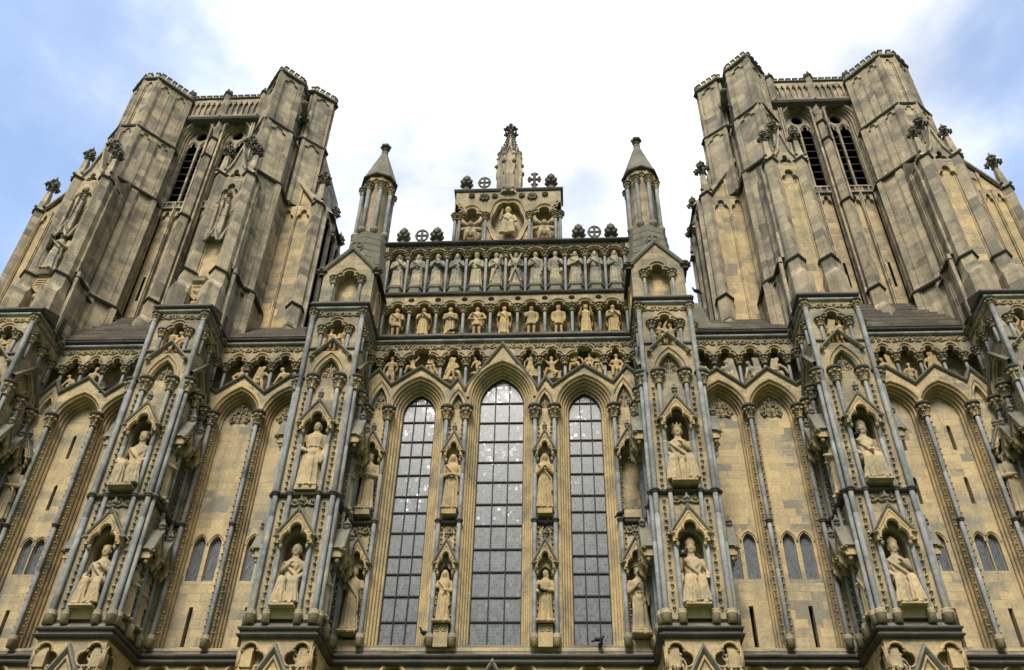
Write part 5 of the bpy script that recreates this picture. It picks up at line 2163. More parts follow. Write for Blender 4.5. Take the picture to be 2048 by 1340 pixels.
        b.blob((p[0] * 1.02, p[1] * 1.02, 32.72), (0.09, 0.09, 0.07), 6, 4, 0.3, k)
        Mf, L = face_frame(front_frame(0, 0.55), p, q)
        keep, b.M = b.M, Mf
        b.use('tower').sweep([(0.02, 32.65), (L / 2, 33.3), (L - 0.02, 32.65)], [(-0.03, -0.02), (-0.02, 0.06), (0.04, 0.05), (0.05, -0.05)])
        b.M = keep
    b.use('tower').lathe((0, 0), [(0.40, 33.0), (0.10, 34.55)], 8, False)
    for k in range(8):
        a = PI / 8 + PI / 4 * k
        for i in range(7):
            t = (i + 0.5) / 7
            r = 0.43 - 0.30 * t
            b.use('carvedark').blob((r * math.cos(a), r * math.sin(a), 33.1 + 1.4 * t), (0.055, 0.055, 0.07), 5, 4, 0.2, i)
    pn = part('crowning_pinnacle', b, root)
    f = bpy.data.objects.new('finial', finial_builder(1.1, 0.33, 'cross', 'carvedark', 12).mesh('finial'))
    C.objects.link(f)
    f.parent = pn
    f.matrix_parent_inverse = world_matrix(pn).inverted()
    f.location = (0, 0.55, 34.4)
    # shafts and capitals
    s1 = shaft_mesh(0.054, 22.7, 23.72, (), False)
    for i in range(10):
        u = -4.42 + 0.982 * i
        put('shaft', s1, root, (u, -0.22, -22.6))
        put('capital', CAP_SMALL, root, (u, -0.22, 23.70 - 22.6), i)
    s2 = shaft_mesh(0.054, 24.75, 26.55, (), False)
    for i in range(13):
        put('shaft', s2, root, (-4.5 + 0.75 * i, -0.14, -22.6))
        put('capital', CAP_SMALL, root, (-4.5 + 0.75 * i, -0.14, 26.53 - 22.6), i)
    s3 = shaft_mesh(0.06, 27.45, 28.86, (), False)
    for u in (-2.1, -1.92, -0.88, 0.88, 1.92, 2.1):
        put('shaft', s3, root, (u, -0.02, -22.6))
        put('capital', CAP_SMALL, root, (u, -0.02, 28.80 - 22.6), u)
    fp = finial_builder(1.0, 0.27, 'pine', 'carvedark', 6).mesh('finial')
    fw = finial_builder(0.86, 0.2, 'wheel', 'carvedark', 6).mesh('finial')
    fc = finial_builder(1.06, 0.26, 'plain_cross', 'carvedark', 6).mesh('finial')
    for (u, m) in ((-4.08, fp), (-3.36, fw), (-2.76, fp), (2.80, fp), (3.42, fw), (4.06, fp)):
        put('finial', m, root, (u, -0.0, 27.45 - 22.6))
    for (u, m) in ((-1.76, fp), (-1.02, fw), (1.06, fc), (1.75, fp)):
        put('finial', m, root, (u, 0.15, 30.70 - 22.6))
    return root


make_gable()


# ------------------------------------------------------------------ carved figures
def head(b, c, s, H, style, rng, yaw=0.0, tilt=0.0):
    """Head with brow, eye hollows, nose, mouth and chin; s = half height of the head."""
    lat, lon = 16, 18
    rings = []
    Rm = Matrix.Rotation(yaw, 3, 'Z') @ Matrix.Rotation(tilt, 3, 'X')
    for k in range(lat + 1):
        t = -1 + 2 * k / lat
        th = PI * k / lat
        sn = max(math.sin(th), 0.05)
        cz = -math.cos(th)
        ring = []
        for q in range(lon):
            a = 2 * PI * q / lon - PI / 2
            x, y = math.cos(a) * sn, math.sin(a) * sn
            front = max(0.0, -y)
            jaw = 1 - 0.26 * max(0.0, -cz - 0.1)
            px, py, pz = x * 0.72 * jaw, y * 0.86, cz
            ax = abs(x)
            if front > 0.3:
                g = math.exp(-(ax / 0.16) ** 2)
                py -= 0.20 * g * math.exp(-((cz + 0.12) / 0.16) ** 2)          # nose
                py -= 0.10 * g * math.exp(-((cz - 0.05) / 0.18) ** 2)
                py += 0.13 * math.exp(-((ax - 0.32) / 0.13) ** 2) * math.exp(-((cz - 0.08) / 0.10) ** 2)   # eyes
                py -= 0.07 * math.exp(-((cz - 0.27) / 0.09) ** 2) * math.exp(-(ax / 0.5) ** 2)             # brow
                py += 0.07 * math.exp(-((cz + 0.40) / 0.06) ** 2) * math.exp(-(ax / 0.25) ** 2)            # mouth
                py -= 0.10 * math.exp(-((cz + 0.68) / 0.14) ** 2) * math.exp(-(ax / 0.25) ** 2)            # chin
            v = Rm @ Vector((px * s, py * s, pz * s))
            ring.append((c[0] + v.x, c[1] + v.y, c[2] + v.z))
        rings.append(ring)
    b.strip(rings, True, True)
    n = lon
    base = len(b.v)
    b.f.append([base - (lat + 1) * n + q for q in range(n - 1, -1, -1)])
    b.f.append([base - n + q for q in range(n)])
    b.m += [b.cur] * 2
    b.s += [True] * 2

    def at(x, y, z):
        v = Rm @ Vector((x * s, y * s, z * s))
        return (c[0] + v.x, c[1] + v.y, c[2] + v.z)
    for sg in (-1, 1):
        b.blob(at(sg * 0.74, 0.05, -0.02), (s * 0.12, s * 0.16, s * 0.24), 6, 5, 0.05, 3)
    if style in ('bare', 'beard', 'crown', 'longhair', 'mitre'):
        b.blob(at(0, 0.22, 0.22), (s * 0.80, s * 0.80, s * 0.86), 12, 8, 0.05, rng.randint(0, 999))
        for sg in (-1, 1):
            b.blob(at(sg * 0.68, 0.15, 0.0), (s * 0.2, s * 0.36, s * 0.5), 7, 6, 0.15, rng.randint(0, 999))
    if style in ('longhair', 'beard'):
        for sg in (-1, 1):
            b.tube([at(sg * 0.70, 0.1, 0.2), at(sg * 0.86, 0.2, -0.5), at(sg * 0.78, 0.25, -1.25)], [s * 0.2, s * 0.26, s * 0.16], 6)
    if style == 'beard':
        b.tube([at(0, -0.62, -0.5), at(0, -0.74, -0.95), at(0, -0.66, -1.5)], [s * 0.42, s * 0.4, s * 0.16], 8)
    if style == 'crown':
        b.tube([at(0.78 * math.cos(2 * PI * i / 12), 0.12 + 0.86 * math.sin(2 * PI * i / 12), 0.68) for i in range(13)], s * 0.15, 6)
        for i in range(8):
            a = 2 * PI * i / 8
            b.blob(at(0.80 * math.cos(a), 0.12 + 0.88 * math.sin(a), 0.95), (s * 0.17, s * 0.17, s * 0.26), 6, 4, 0.1, i)
    if style == 'mitre':
        rr_ = []
        for (z, w, dd) in ((0.5, 0.80, 0.84), (0.8, 0.86, 0.84), (1.15, 0.72, 0.66), (1.5, 0.42, 0.4), (1.75, 0.08, 0.1)):
            rr_.append([at(w * math.cos(2 * PI * i / 12), 0.1 + dd * math.sin(2 * PI * i / 12), z) for i in range(12)])
        b.strip(rr_, True, True)
        base = len(b.v)
        b.f.append([base - 60 + q for q in range(11, -1, -1)])
        b.f.append([base - 12 + q for q in range(12)])
        b.m += [b.cur] * 2
        b.s += [True] * 2
    if style == 'veil':
        b.blob(at(0, 0.26, 0.16), (s * 0.98, s * 0.86, s * 1.06), 12, 9, 0.04, 3)
        for sg in (-1, 1):
            b.tube([at(sg * 0.84, 0.0, 0.3), at(sg * 0.92, 0.02, -0.5), at(sg * 1.12, 0.1, -1.4)], [s * 0.22, s * 0.3, s * 0.38], 7)
        b.tube([at(0, 0.6, 0.2), at(0, 0.75, -0.8), at(0, 0.8, -1.8)], [s * 0.6, s * 0.75, s * 0.8], 8)
    if style == 'cap':
        b.blob(at(0, 0.1, 0.62), (s * 0.86, s * 0.92, s * 0.36), 10, 6, 0.05, 3)


def hand(b, p, dr, up, s):
    """Palm, four curled fingers of unequal length and a thumb."""
    p, dr, up = Vector(p), Vector(dr).normalized(), Vector(up)
    side = dr.cross(up)
    if side.length < 0.1:
        side = dr.cross(Vector((1, 0, 0)))
    side.normalize()
    nrm = side.cross(dr).normalized()
    b.tube([p, p + dr * s * 0.55], [s * 0.27, s * 0.34], 7)
    for i, ln in enumerate((0.50, 0.58, 0.54, 0.42)):
        o = p + dr * s * 0.5 + side * s * (i - 1.5) * 0.19
        b.tube([o, o + dr * s * ln * 0.55, o + dr * s * ln * 0.9 - nrm * s * 0.16], [s * 0.10, s * 0.095, s * 0.075], 5)
    o = p + dr * s * 0.12 - side * s * 0.28
    b.tube([o, o + dr * s * 0.3 - side * s * 0.18, o + dr * s * 0.52 - side * s * 0.12], [s * 0.12, s * 0.11, s * 0.09], 5)


def robe(b, rows, nf, rng, swag=0.0, sw0=0.3, sw1=0.6, N=56, levels=46):
    """Draped body: rows = (z, rx, ry, cx, cy, fold depth) from hem to neck."""
    z0, z1 = rows[0][0], rows[-1][0]
    ph = [rng.uniform(0, 6.28) for _ in range(4)]
    rings = []
    for k in range(levels + 1):
        z = z0 + (z1 - z0) * k / levels
        j = 0
        while j < len(rows) - 2 and rows[j + 1][0] < z:
            j += 1
        a, c = rows[j], rows[j + 1]
        t = (z - a[0]) / (c[0] - a[0])
        t = t * t * (3 - 2 * t)
        rx, ry, cx, cy, fd = [a[i] + (c[i] - a[i]) * t for i in range(1, 6)]
        ring = []
        for q in range(N):
            th = 2 * PI * q / N
            f = math.sin(nf * th + ph[0] + 0.9 * math.sin(z * 5 + ph[1])) * 0.6 + math.sin((nf + 4) * th + ph[2] + z * 2.5) * 0.4
            f = (abs(f) ** 0.7) * (1 if f > 0 else -1)
            m = 1 + fd * f
            fr = -math.sin(th)
            if swag and fr > 0 and sw0 < z < sw1:
                e = math.sin(PI * (z - sw0) / (sw1 - sw0))
                m += swag * e * fr * math.sin((z - 0.16 * math.cos(th) ** 2) * 52)
            ring.append((cx + rx * math.cos(th) * m, cy + ry * math.sin(th) * m, z))
        rings.append(ring)
    b.strip(rings, True, True)
    base = len(b.v)
    b.f.append([base - (levels + 1) * N + q for q in range(N - 1, -1, -1)])
    b.f.append([base - N + q for q in range(N)])
    b.m += [b.cur] * 2
    b.s += [True] * 2


ARMS = {
    'chest': ((0.185, -0.02, 0.615), (0.03, -0.155, 0.69)),
    'waist': ((0.185, -0.01, 0.60), (0.03, -0.15, 0.575)),
    'down': ((0.185, 0.0, 0.60), (0.165, -0.07, 0.455)),
    'hip': ((0.255, 0.01, 0.625), (0.125, -0.085, 0.545)),
    'bless': ((0.18, -0.05, 0.62), (0.135, -0.16, 0.78)),
    'hold': ((0.185, -0.03, 0.60), (0.10, -0.165, 0.60)),
    'out': ((0.20, -0.04, 0.60), (0.23, -0.15, 0.64)),
    'stump': ((0.18, -0.02, 0.66), None),
    'lap': ((0.20, -0.04, 0.60), (0.13, -0.22, 0.49)),
    'knee': ((0.21, -0.06, 0.60), (0.17, -0.27, 0.47)),
    'up': ((0.24, -0.03, 0.80), (0.10, -0.05, 0.99)),
}


def do_arms(b, left, right, sh=(0.145, 0.0, 0.775), r=0.046, sleeve=0.0):
    for sg, pose in ((-1, left), (1, right)):
        el, ha = ARMS[pose]
        S = (sg * sh[0], sh[1], sh[2])
        E = (sg * el[0], el[1], el[2])
        if ha is None:
            b.tube([S, E], [r * 1.15, r], 8)
            continue
        Hh = (sg * ha[0], ha[1], ha[2])
        b.tube([S, ((S[0] + E[0]) / 2 + sg * 0.012, (S[1] + E[1]) / 2, (S[2] + E[2]) / 2), E], [r * 1.2, r * 1.1, r * 0.95], 8)
        b.tube([E, ((E[0] + Hh[0]) / 2, (E[1] + Hh[1]) / 2, (E[2] + Hh[2]) / 2 - 0.005), Hh], [r * 0.95, r * 0.86 + sleeve, r * 0.62 + sleeve], 8)
        if sleeve:
            b.tube([((E[0] + Hh[0]) / 2, (E[1] + Hh[1]) / 2, (E[2] + Hh[2]) / 2), ((E[0] + 2 * Hh[0]) / 3, (E[1] + 2 * Hh[1]) / 3 + 0.01, (E[2] + 2 * Hh[2]) / 3 - 0.13)], [0.04, 0.025], 6)
        d = Vector(Hh) - Vector(E)
        hand(b, Hh, d, (0, -0.3, 1), 0.07)


def standing(b, rng, hd='bare', left='down', right='chest', item=None, hem=0.03, swag=0.05, wide=1.0, yaw=0.0, wings=False, nf=9, sleeve=0.0, legs=False):
    h0 = hem
    rows = [(h0, 0.170 * wide, 0.125, 0, 0.0, 0.17), (0.16, 0.152 * wide, 0.115, 0, 0, 0.16), (0.34, 0.140 * wide, 0.108, 0, -0.004, 0.13),
            (0.48, 0.136 * wide, 0.105, 0, 0, 0.10), (0.60, 0.112 * wide, 0.092, 0, 0, 0.07), (0.72, 0.136 * wide, 0.10, 0, 0, 0.05),
            (0.785, 0.150 * wide, 0.085, 0, 0.004, 0.02), (0.815, 0.10, 0.07, 0, 0.006, 0.01), (0.835, 0.05, 0.052, 0, 0.0, 0.0), (0.90, 0.046, 0.05, 0, -0.004, 0)]
    if legs:
        rows = [(0.33, 0.165, 0.125, 0, 0, 0.10)] + rows[3:]
        for sg in (-1, 1):
            b.tube([(sg * 0.07, 0, 0.42), (sg * 0.075, -0.02, 0.26), (sg * 0.08, 0.0, 0.05)], [0.06, 0.052, 0.036], 8)
            b.tube([(sg * 0.085, 0.01, 0.03), (sg * 0.095, -0.11, 0.02)], [0.04, 0.028], 7)
    else:
        for sg in (-1, 1):
            b.tube([(sg * 0.065, -0.06, 0.03), (sg * 0.08, -0.165, 0.018)], [0.038, 0.026], 7)
    robe(b, rows, nf, rng, swag, 0.34, 0.66)
    head(b, (0, -0.012, 0.918), 0.084, 1, hd, rng, yaw)
    do_arms(b, left, right, sleeve=sleeve)
    # girdle / mantle edge
    if rng.random() < 0.5:
        b.tube([(0.122 * wide * math.cos(2 * PI * i / 14), 0.098 * math.sin(2 * PI * i / 14), 0.60) for i in range(15)], 0.012, 5)
    else:
        b.tube([(-0.13, -0.07, 0.78), (-0.02, -0.115, 0.66), (0.13, -0.09, 0.5), (0.15, -0.06, 0.3)], [0.02, 0.022, 0.024, 0.02], 6)
    if item == 'book':
        bx = MB()
        b.hexa([(-0.02, -0.20, 0.60), (0.10, -0.19, 0.58), (0.10, -0.14, 0.58), (-0.02, -0.15, 0.60), (-0.02, -0.19, 0.74), (0.10, -0.18, 0.72), (0.10, -0.13, 0.72), (-0.02, -0.14, 0.74)])
    elif item == 'staff':
        b.tube([(0.165, -0.14, 0.03), (0.14, -0.15, 0.55), (0.12, -0.13, 0.98)], 0.017, 6)
    elif item == 'crozier':
        b.tube([(-0.17, -0.13, 0.03), (-0.15, -0.15, 0.6), (-0.15, -0.14, 0.95), (-0.13, -0.14, 1.02), (-0.08, -0.14, 1.0), (-0.09, -0.14, 0.95)], 0.016, 6)
    elif item == 'saltire':
        b.tube([(-0.16, -0.15, 0.08), (0.15, -0.16, 0.86)], 0.028, 6)
        b.tube([(0.16, -0.15, 0.08), (-0.15, -0.16, 0.86)], 0.028, 6)
    elif item == 'sword':
        b.tube([(0.04, -0.16, 0.08), (-0.05, -0.17, 0.62)], 0.018, 5)
        b.tube([(-0.12, -0.17, 0.55), (0.03, -0.17, 0.60)], 0.014, 5)
    elif item == 'slant':
        b.tube([(-0.14, -0.12, 0.10), (0.12, -0.17, 0.74)], 0.024, 6)
        b.blob((0.14, -0.17, 0.78), (0.06, 0.04, 0.06), 7, 5, 0.1, 2)
    elif item == 'church':
        b.box(0.05, 0.17, 0.11, 0.19, 0.60, 0.68)
    elif item == 'bag':
        b.blob((0.16, -0.11, 0.40), (0.05, 0.04, 0.075), 7, 5, 0.1, 2)
    if wings:
        for sg in (-1, 1):
            b.tube([(sg * 0.10, 0.09, 0.72), (sg * 0.165, 0.12, 0.85), (sg * 0.19, 0.12, 0.62), (sg * 0.17, 0.11, 0.32)], [0.025, 0.045, 0.055, 0.015], 7)


def seated(b, rng, hd='bare', left='lap', right='chest', item=None, yaw=0.0, splay=0.0):
    """Seated robed figure; the seat is at 0.40 of the height, the knees come forward."""
    rows = [(0.36, 0.145, 0.13, 0, 0.02, 0.05), (0.44, 0.140, 0.13, 0, 0.01, 0.06), (0.57, 0.112, 0.10, 0, 0, 0.08), (0.68, 0.132, 0.105, 0, 0, 0.06),
            (0.745, 0.140, 0.09, 0, 0.004, 0.03), (0.78, 0.095, 0.07, 0, 0.006, 0.01), (0.805, 0.052, 0.055, 0, 0, 0), (0.87, 0.05, 0.052, 0, -0.004, 0)]
    robe(b, rows, 9, rng, 0.09, 0.44, 0.76, levels=44)
    kx = 0.088 + splay
    for sg in (-1, 1):
        b.tube([(sg * 0.075, 0.0, 0.425), (sg * 0.085, -0.14, 0.445), (sg * kx, -0.265, 0.44)], [0.085, 0.078, 0.064], 10)
        # the robe hangs from each knee in deep folds to an uneven hem
        rows = [(0.055 + 0.012 * sg, 0.092, 0.075, sg * (kx + 0.012), -0.255, 0.26), (0.16, 0.084, 0.07, sg * (kx + 0.008), -0.26, 0.22), (0.30, 0.074, 0.062, sg * kx, -0.265, 0.12),
                (0.41, 0.066, 0.06, sg * kx, -0.262, 0.05), (0.475, 0.045, 0.045, sg * kx, -0.25, 0.02)]
        robe(b, rows, 8, rng, 0.05, 0.12, 0.42, N=40, levels=30)
        b.tube([(sg * kx, -0.27, 0.035), (sg * (kx + 0.015), -0.375, 0.022)], [0.040, 0.028], 8)
    # cloth slung between the knees
    rows = [(0.09, 0.10, 0.05, 0, -0.17, 0.22), (0.25, 0.09, 0.05, 0, -0.18, 0.18), (0.40, 0.085, 0.05, 0, -0.16, 0.08), (0.45, 0.07, 0.05, 0, -0.12, 0.02)]
    robe(b, rows, 7, rng, 0, N=36, levels=18)
    # mantle edge across the lap and shoulder
    b.tube([(-0.135, -0.04, 0.74), (-0.04, -0.115, 0.64), (0.08, -0.13, 0.54), (0.15, -0.14, 0.46)], [0.018, 0.022, 0.024, 0.02], 6)
    head(b, (0, -0.015, 0.905), 0.092, 1, hd, rng, yaw)
    do_arms(b, left, right, (0.128, 0.0, 0.735), 0.043)
    # the seat is low and the torso long
    Hs = b.M[2][2]
    for q in range(len(b.v)):
        x, y, z = b.v[q]
        z /= Hs
        z = z * 0.84 if z < 0.44 else 0.3696 + (z - 0.44) * (1 - 0.3696) / 0.56
        b.v[q] = (x, y, z * Hs)


def figure(b, rng, J, hd='bare', rr=1.0):
    """Bare figure from joints (one continuous body after merging): hips, chest, head, arms and legs."""
    hip, ch, hdp = Vector(J['hip']), Vector(J['chest']), Vector(J['head'])
    up = (ch - hip).normalized()
    b.tube([hip - up * 0.04, hip + up * 0.05, (hip + ch) / 2, ch, ch + up * 0.07], [0.085 * rr, 0.095 * rr, 0.078 * rr, 0.10 * rr, 0.06 * rr], 9)
    b.tube([ch + up * 0.05, hdp], [0.042, 0.04], 7)
    head(b, hdp, 0.073, 1, hd, rng, J.get('yaw', 0.0))
    for k, sg in (('la', -1), ('ra', 1)):
        if k in J:
            S = ch + Vector((sg * 0.10, 0, 0.02))
            E, Hh = Vector(J[k][0]), Vector(J[k][1])
            b.blob(S, 0.055, 7, 5, 0.05, 1)
            b.tube([S, (S + E) / 2, E], [0.046, 0.042, 0.034], 7)
            b.tube([E, (E + Hh) / 2, Hh], [0.036, 0.034, 0.024], 7)
            hand(b, Hh, Hh - E, (0, -0.4, 1), 0.06)
    for k, sg in (('ll', -1), ('rl', 1)):
        if k in J:
            S = hip + Vector((sg * 0.055, 0, -0.02))
            K, F = Vector(J[k][0]), Vector(J[k][1])
            b.tube([S, (S + K) / 2, K], [0.07, 0.064, 0.048], 8)
            b.tube([K, (K * 2 + F) / 3, F], [0.048, 0.048, 0.030], 8)
            b.tube([F, F + Vector((sg * 0.02, -0.09, -0.01))], [0.03, 0.02], 6)


def tomb(b, kind, rng):
    if kind == 'box':
        b.box(-0.26, 0.26, -0.05, 0.16, 0.0, 0.24)
        b.box(-0.29, 0.29, -0.07, 0.18, 0.24, 0.28)
    elif kind == 'slab':
        b.hexa([(-0.30, -0.10, 0.0), (-0.14, -0.12, 0.0), (-0.14, 0.06, 0.0), (-0.30, 0.08, 0.0), (-0.10, -0.10, 0.85), (0.08, -0.12, 0.80), (0.08, 0.02, 0.80), (-0.10, 0.04, 0.85)])
    elif kind == 'slab_r':
        b.hexa([(0.12, -0.12, 0.0), (0.30, -0.10, 0.0), (0.30, 0.08, 0.0), (0.12, 0.06, 0.0), (0.02, -0.12, 0.9), (0.2, -0.10, 0.92), (0.2, 0.04, 0.92), (0.02, 0.02, 0.9)])
    b.blob((0, 0.05, 0.06), (0.24, 0.13, 0.10), 8, 5, 0.3, rng.randint(0, 999))


RISEN = [
    dict(hip=(0, 0, .34), chest=(0.01, -.02, .60), head=(0.01, -.03, .80), la=((-.20, -.06, .50), (-.10, -.14, .38)), ra=((.19, -.06, .50), (.12, -.14, .40)), ll=((-.09, -.22, .36), (-.10, -.20, .08)), rl=((.10, -.22, .34), (.10, -.18, .08))),
    dict(hip=(0, 0, .30), chest=(-.02, -.02, .58), head=(-.03, -.03, .78), la=((-.24, -.04, .72), (-.12, -.05, .92)), ra=((.20, -.04, .74), (.08, -.05, .93)), ll=((-.16, -.18, .32), (-.24, -.10, .06)), rl=((.14, -.16, .20), (.02, -.2, .06))),
    dict(hip=(.06, 0, .34), chest=(-.02, -.04, .56), head=(-.10, -.08, .73), yaw=-.5, la=((-.16, -.12, .42), (-.22, -.14, .24)), ra=((.16, -.08, .46), (.02, -.18, .36)), ll=((.0, -.2, .30), (.04, -.12, .05)), rl=((.18, -.16, .22), (.24, -.08, .04))),
    dict(hip=(-.04, 0, .36), chest=(0, -.02, .62), head=(.05, -.05, .81), yaw=.5, la=((-.15, -.08, .48), (.0, -.16, .44)), ra=((.22, -.06, .54), (.26, -.12, .36)), ll=((-.16, -.18, .30), (-.2, -.1, .04)), rl=((.08, -.2, .34), (.14, -.18, .06))),
    dict(hip=(0, 0, .42), chest=(.02, -.01, .68), head=(.02, -.03, .87), yaw=.2, la=((-.18, -.02, .55), (-.17, -.06, .38)), ra=((.2, -.03, .56), (.16, -.1, .42)), ll=((-.07, -.10, .22), (-.08, -.04, .04)), rl=((.09, -.06, .22), (.1, -.02, .04))),
]

DG = None


def solidify(b, name, voxel, mat, smooth=1):
    """Merges the carved pieces into one continuous skin."""
    me = bpy.data.meshes.new('tmp')
    me.from_pydata(b.v, [], b.f)
    o = bpy.data.objects.new('tmp', me)
    C.objects.link(o)
    md = o.modifiers.new('r', 'REMESH')
    md.mode = 'VOXEL'
    md.voxel_size = voxel
    md.use_smooth_shade = True
    if smooth:
        sm = o.modifiers.new('s', 'SMOOTH')
        sm.factor = 0.3
        sm.iterations = smooth
    dg = bpy.context.evaluated_depsgraph_get()
    out = bpy.data.meshes.new_from_object(o.evaluated_get(dg))
    bpy.data.objects.remove(o)
    bpy.data.meshes.remove(me)
    out.name = name
    out.materials.clear()
    out.materials.append(MAT[mat])
    return out


def flip(b):
    """Local statue coordinates keep -y towards the viewer already; boxes given as (d) are mirrored here."""
    return b


STATS = []


def statue(name, label, cat, loc, H, build, mat='statue', rz=0.0, vox=0.022, group=None, base=None, wide=1.0, tilt=0.0, deep=None):
    rng = random.Random(len(STATS) * 13 + 5)
    b = MB(Matrix.Diagonal((H * wide, H * (deep or wide), H, 1)))
    build(b, rng)
    me = solidify(b, name, vox, mat)
    root = bpy.data.objects.new(name, me)
    C.objects.link(root)
    root.location = loc
    root.rotation_euler = (tilt, 0, rz)
    tag(root, label, cat, group)
    if base:
        nm, bb = base
        o = bpy.data.objects.new(nm, bb.mesh(nm))
        C.objects.link(o)
        o.parent = root
    STATS.append(root)
    return root


def throne_builder(H, w=0.30):
    b = MB(None, 'statue')
    b.box(-w * H, w * H, -0.02 * H, 0.14 * H, 0.03 * H, 0.40 * H)
    b.box(-w * H - 0.03, w * H + 0.03, -0.27 * H, 0.14 * H, -0.015 * H, 0.012 * H)
    for s in (-1, 1):
        b.box(s * w * H - 0.03, s * w * H + 0.03, -0.05 * H, 0.05 * H, 0.03 * H, 0.51 * H)
        b.blob((s * w * H, 0.0, 0.53 * H), 0.05, 7, 5, 0.1, 3)
    return ('throne', b)


def plinth_builder(w=0.26, h=0.12, mat='statue', rough=False):
    b = MB(None, mat)
    b.box(-w, w, -0.24, 0.2, -h, 0.02)
    if rough:
        for i in range(9):
            b.blob((-w + 2 * w * i / 8, -0.2, -0.02), (0.07, 0.08, 0.06), 6, 4, 0.4, i)
    return ('plinth', b)


YB = -DB - 0.02 + 0.04
G_SEAT = 'large statues in the buttress niches'
ST = lambda **k: (lambda b, r: standing(b, r, **k))
SE = lambda **k: (lambda b, r: seated(b, r, **k))
big = [
    (-10.88, 1, SE(hd='cap', left='lap', right='chest'), 'seated statue of man in flat cap in lower niche of buttress under left tower'),
    (-10.88, 2, SE(hd='cap', left='knee', right='lap', splay=.02), 'weathered seated statue with broken arm, upper niche of buttress under left tower'),
    (-5.45, 1, SE(hd='bare', left='chest', right='lap'), 'bareheaded seated statue, hand on breast, lower niche just left of tall windows'),
    (-5.45, 2, ST(hd='bare', left='hip', right='down', item='bag', wide=1.1), 'statue with hand on hip, upper niche of buttress left of tall windows'),
    (5.45, 1, SE(hd='mitre', left='bless', right='knee'), 'seated mitred bishop statue with blessing hand, lower niche right of tall windows'),
    (5.45, 2, SE(hd='crown', left='lap', right='chest', splay=.03), 'seated crowned king statue, upper niche of buttress right of tall windows'),
    (10.88, 1, SE(hd='mitre', left='lap', right='chest'), 'seated mitred statue with raised arm, lower niche of buttress under right tower'),
    (10.88, 2, SE(hd='mitre', left='lap', right='waist', splay=-.02), 'weathered mitred statue with worn knees, upper niche under right tower'),
]
for (x, tier, fn, lab) in big:
    H = 2.02 if tier == 1 else 2.36
    z = 11.72 if tier == 1 else 15.36
    seat = 'seated' in lab or 'worn knees' in lab
    if seat:
        H *= 0.98 if tier == 1 else 0.93
    statue('seated_statue' if seat else 'standing_statue', lab, 'statue', (x, YB + (0.0 if not seat else 0.13), z), H, fn, 'statue', 0.0, 0.014, G_SEAT,
           throne_builder(H, 0.15) if seat else plinth_builder(0.32, 0.1), wide=0.98 if seat else 0.82, deep=0.72 if seat else 0.8)

G_PIER = 'standing statues in the window piers'
pier = [
    (-1.455, 12.06, 1.58, ST(hd='veil', left='stump', right='waist'), 'small veiled statue with raised collar, below the taller veiled figure left of middle window', 'statuegold'),
    (-1.455, 15.62, 1.98, ST(hd='veil', left='waist', right='waist', nf=13), 'tall veiled statue in upper niche between left and middle windows', 'statuegold'),
    (1.455, 12.06, 1.58, ST(hd='longhair', left='hip', right='waist', yaw=-.7), 'small statue turning its head, lower niche between middle and right windows', 'statuegold'),
    (1.455, 15.62, 1.98, ST(hd='veil', left='chest', right='chest', nf=13), 'tall veiled statue with joined hands, upper niche between middle and right windows', 'statuegold'),
    (-4.10, 11.78, 1.95, ST(hd='cap', left='stump', right='stump', nf=13), 'armless robed statue in lower niche left of the left window', 'statue'),
    (-4.10, 15.62, 2.02, ST(hd='cap', left='waist', right='waist', nf=9), 'robed statue with clasped hands, upper niche left of the left window', 'statue'),
    (4.10, 11.72, 1.98, ST(hd='cap', left='chest', right='down', nf=9, swag=.09), 'toga draped statue in lower niche right of the right window', 'statue'),
    (-15.6, 15.35, 2.05, ST(hd='beard', left='waist', right='waist'), 'robed statue in pier niche at the left edge of the picture', 'statue'),
    (15.6, 15.35, 2.15, ST(hd='beard', left='waist', right='down'), 'robed statue in pier niche at the right edge of the picture', 'statue'),
]
for (x, z, H, fn, lab, mt) in pier:
    statue('standing_statue', lab, 'statue', (x, -0.10, z), H, fn, mt, 0.0, 0.017, G_PIER, plinth_builder(0.22, 0.24 if z > 15 else 0.06, mt, True), wide=0.76)
# an empty carved plinth stands in the niche right of the right window
b = MB(front_frame(4.10, 0), 'statue')
b.box(-0.26, 0.26, -0.2, 0.14, 15.32, 15.58)
scroll_band(b.use('carve'), -0.28, 0.28, 15.56, 15.74, 0.12, 3)
o = part('empty_plinth', b)
tag(o, 'empty carved plinth in the niche right of the right window', 'plinth')

# figures half hidden in the flank niches of the buttresses
flank = [(-10.88, 1, 1, 0.50, 'robed statue in inner flank niche nearest front, low on buttress under left tower'),
         (-10.88, 1, 1, 1.22, 'robed statue in inner flank niche nearest wall, low on buttress under left tower'),
         (-10.88, 1, 2, 0.50, 'robed statue high on inner flank of buttress under left tower'),
         (-5.45, 1, 1, 0.50, 'shadowed statue low on the flank of buttress left of tall windows'),
         (-5.45, 1, 2, 1.22, 'shadowed statue high on the flank of buttress left of tall windows'),
         (10.88, -1, 1, 0.50, 'robed statue low on inner flank of buttress under right tower'),
         (10.88, -1, 2, 0.50, 'robed statue high on inner flank of buttress under right tower')]
for i, (x, s, tier, f, lab) in enumerate(flank):
    statue('standing_statue', lab, 'statue', (x + s * (HB + 0.0), -DB + f, 11.68 if tier == 1 else 15.3), 1.62 if tier == 1 else 1.95,
           ST(hd=('cap', 'beard', 'bare')[i % 3], left='waist', right=('chest', 'down')[i % 2]), 'statue', PI / 2 * s, 0.024, 'flank niche statues', None, wide=0.8)

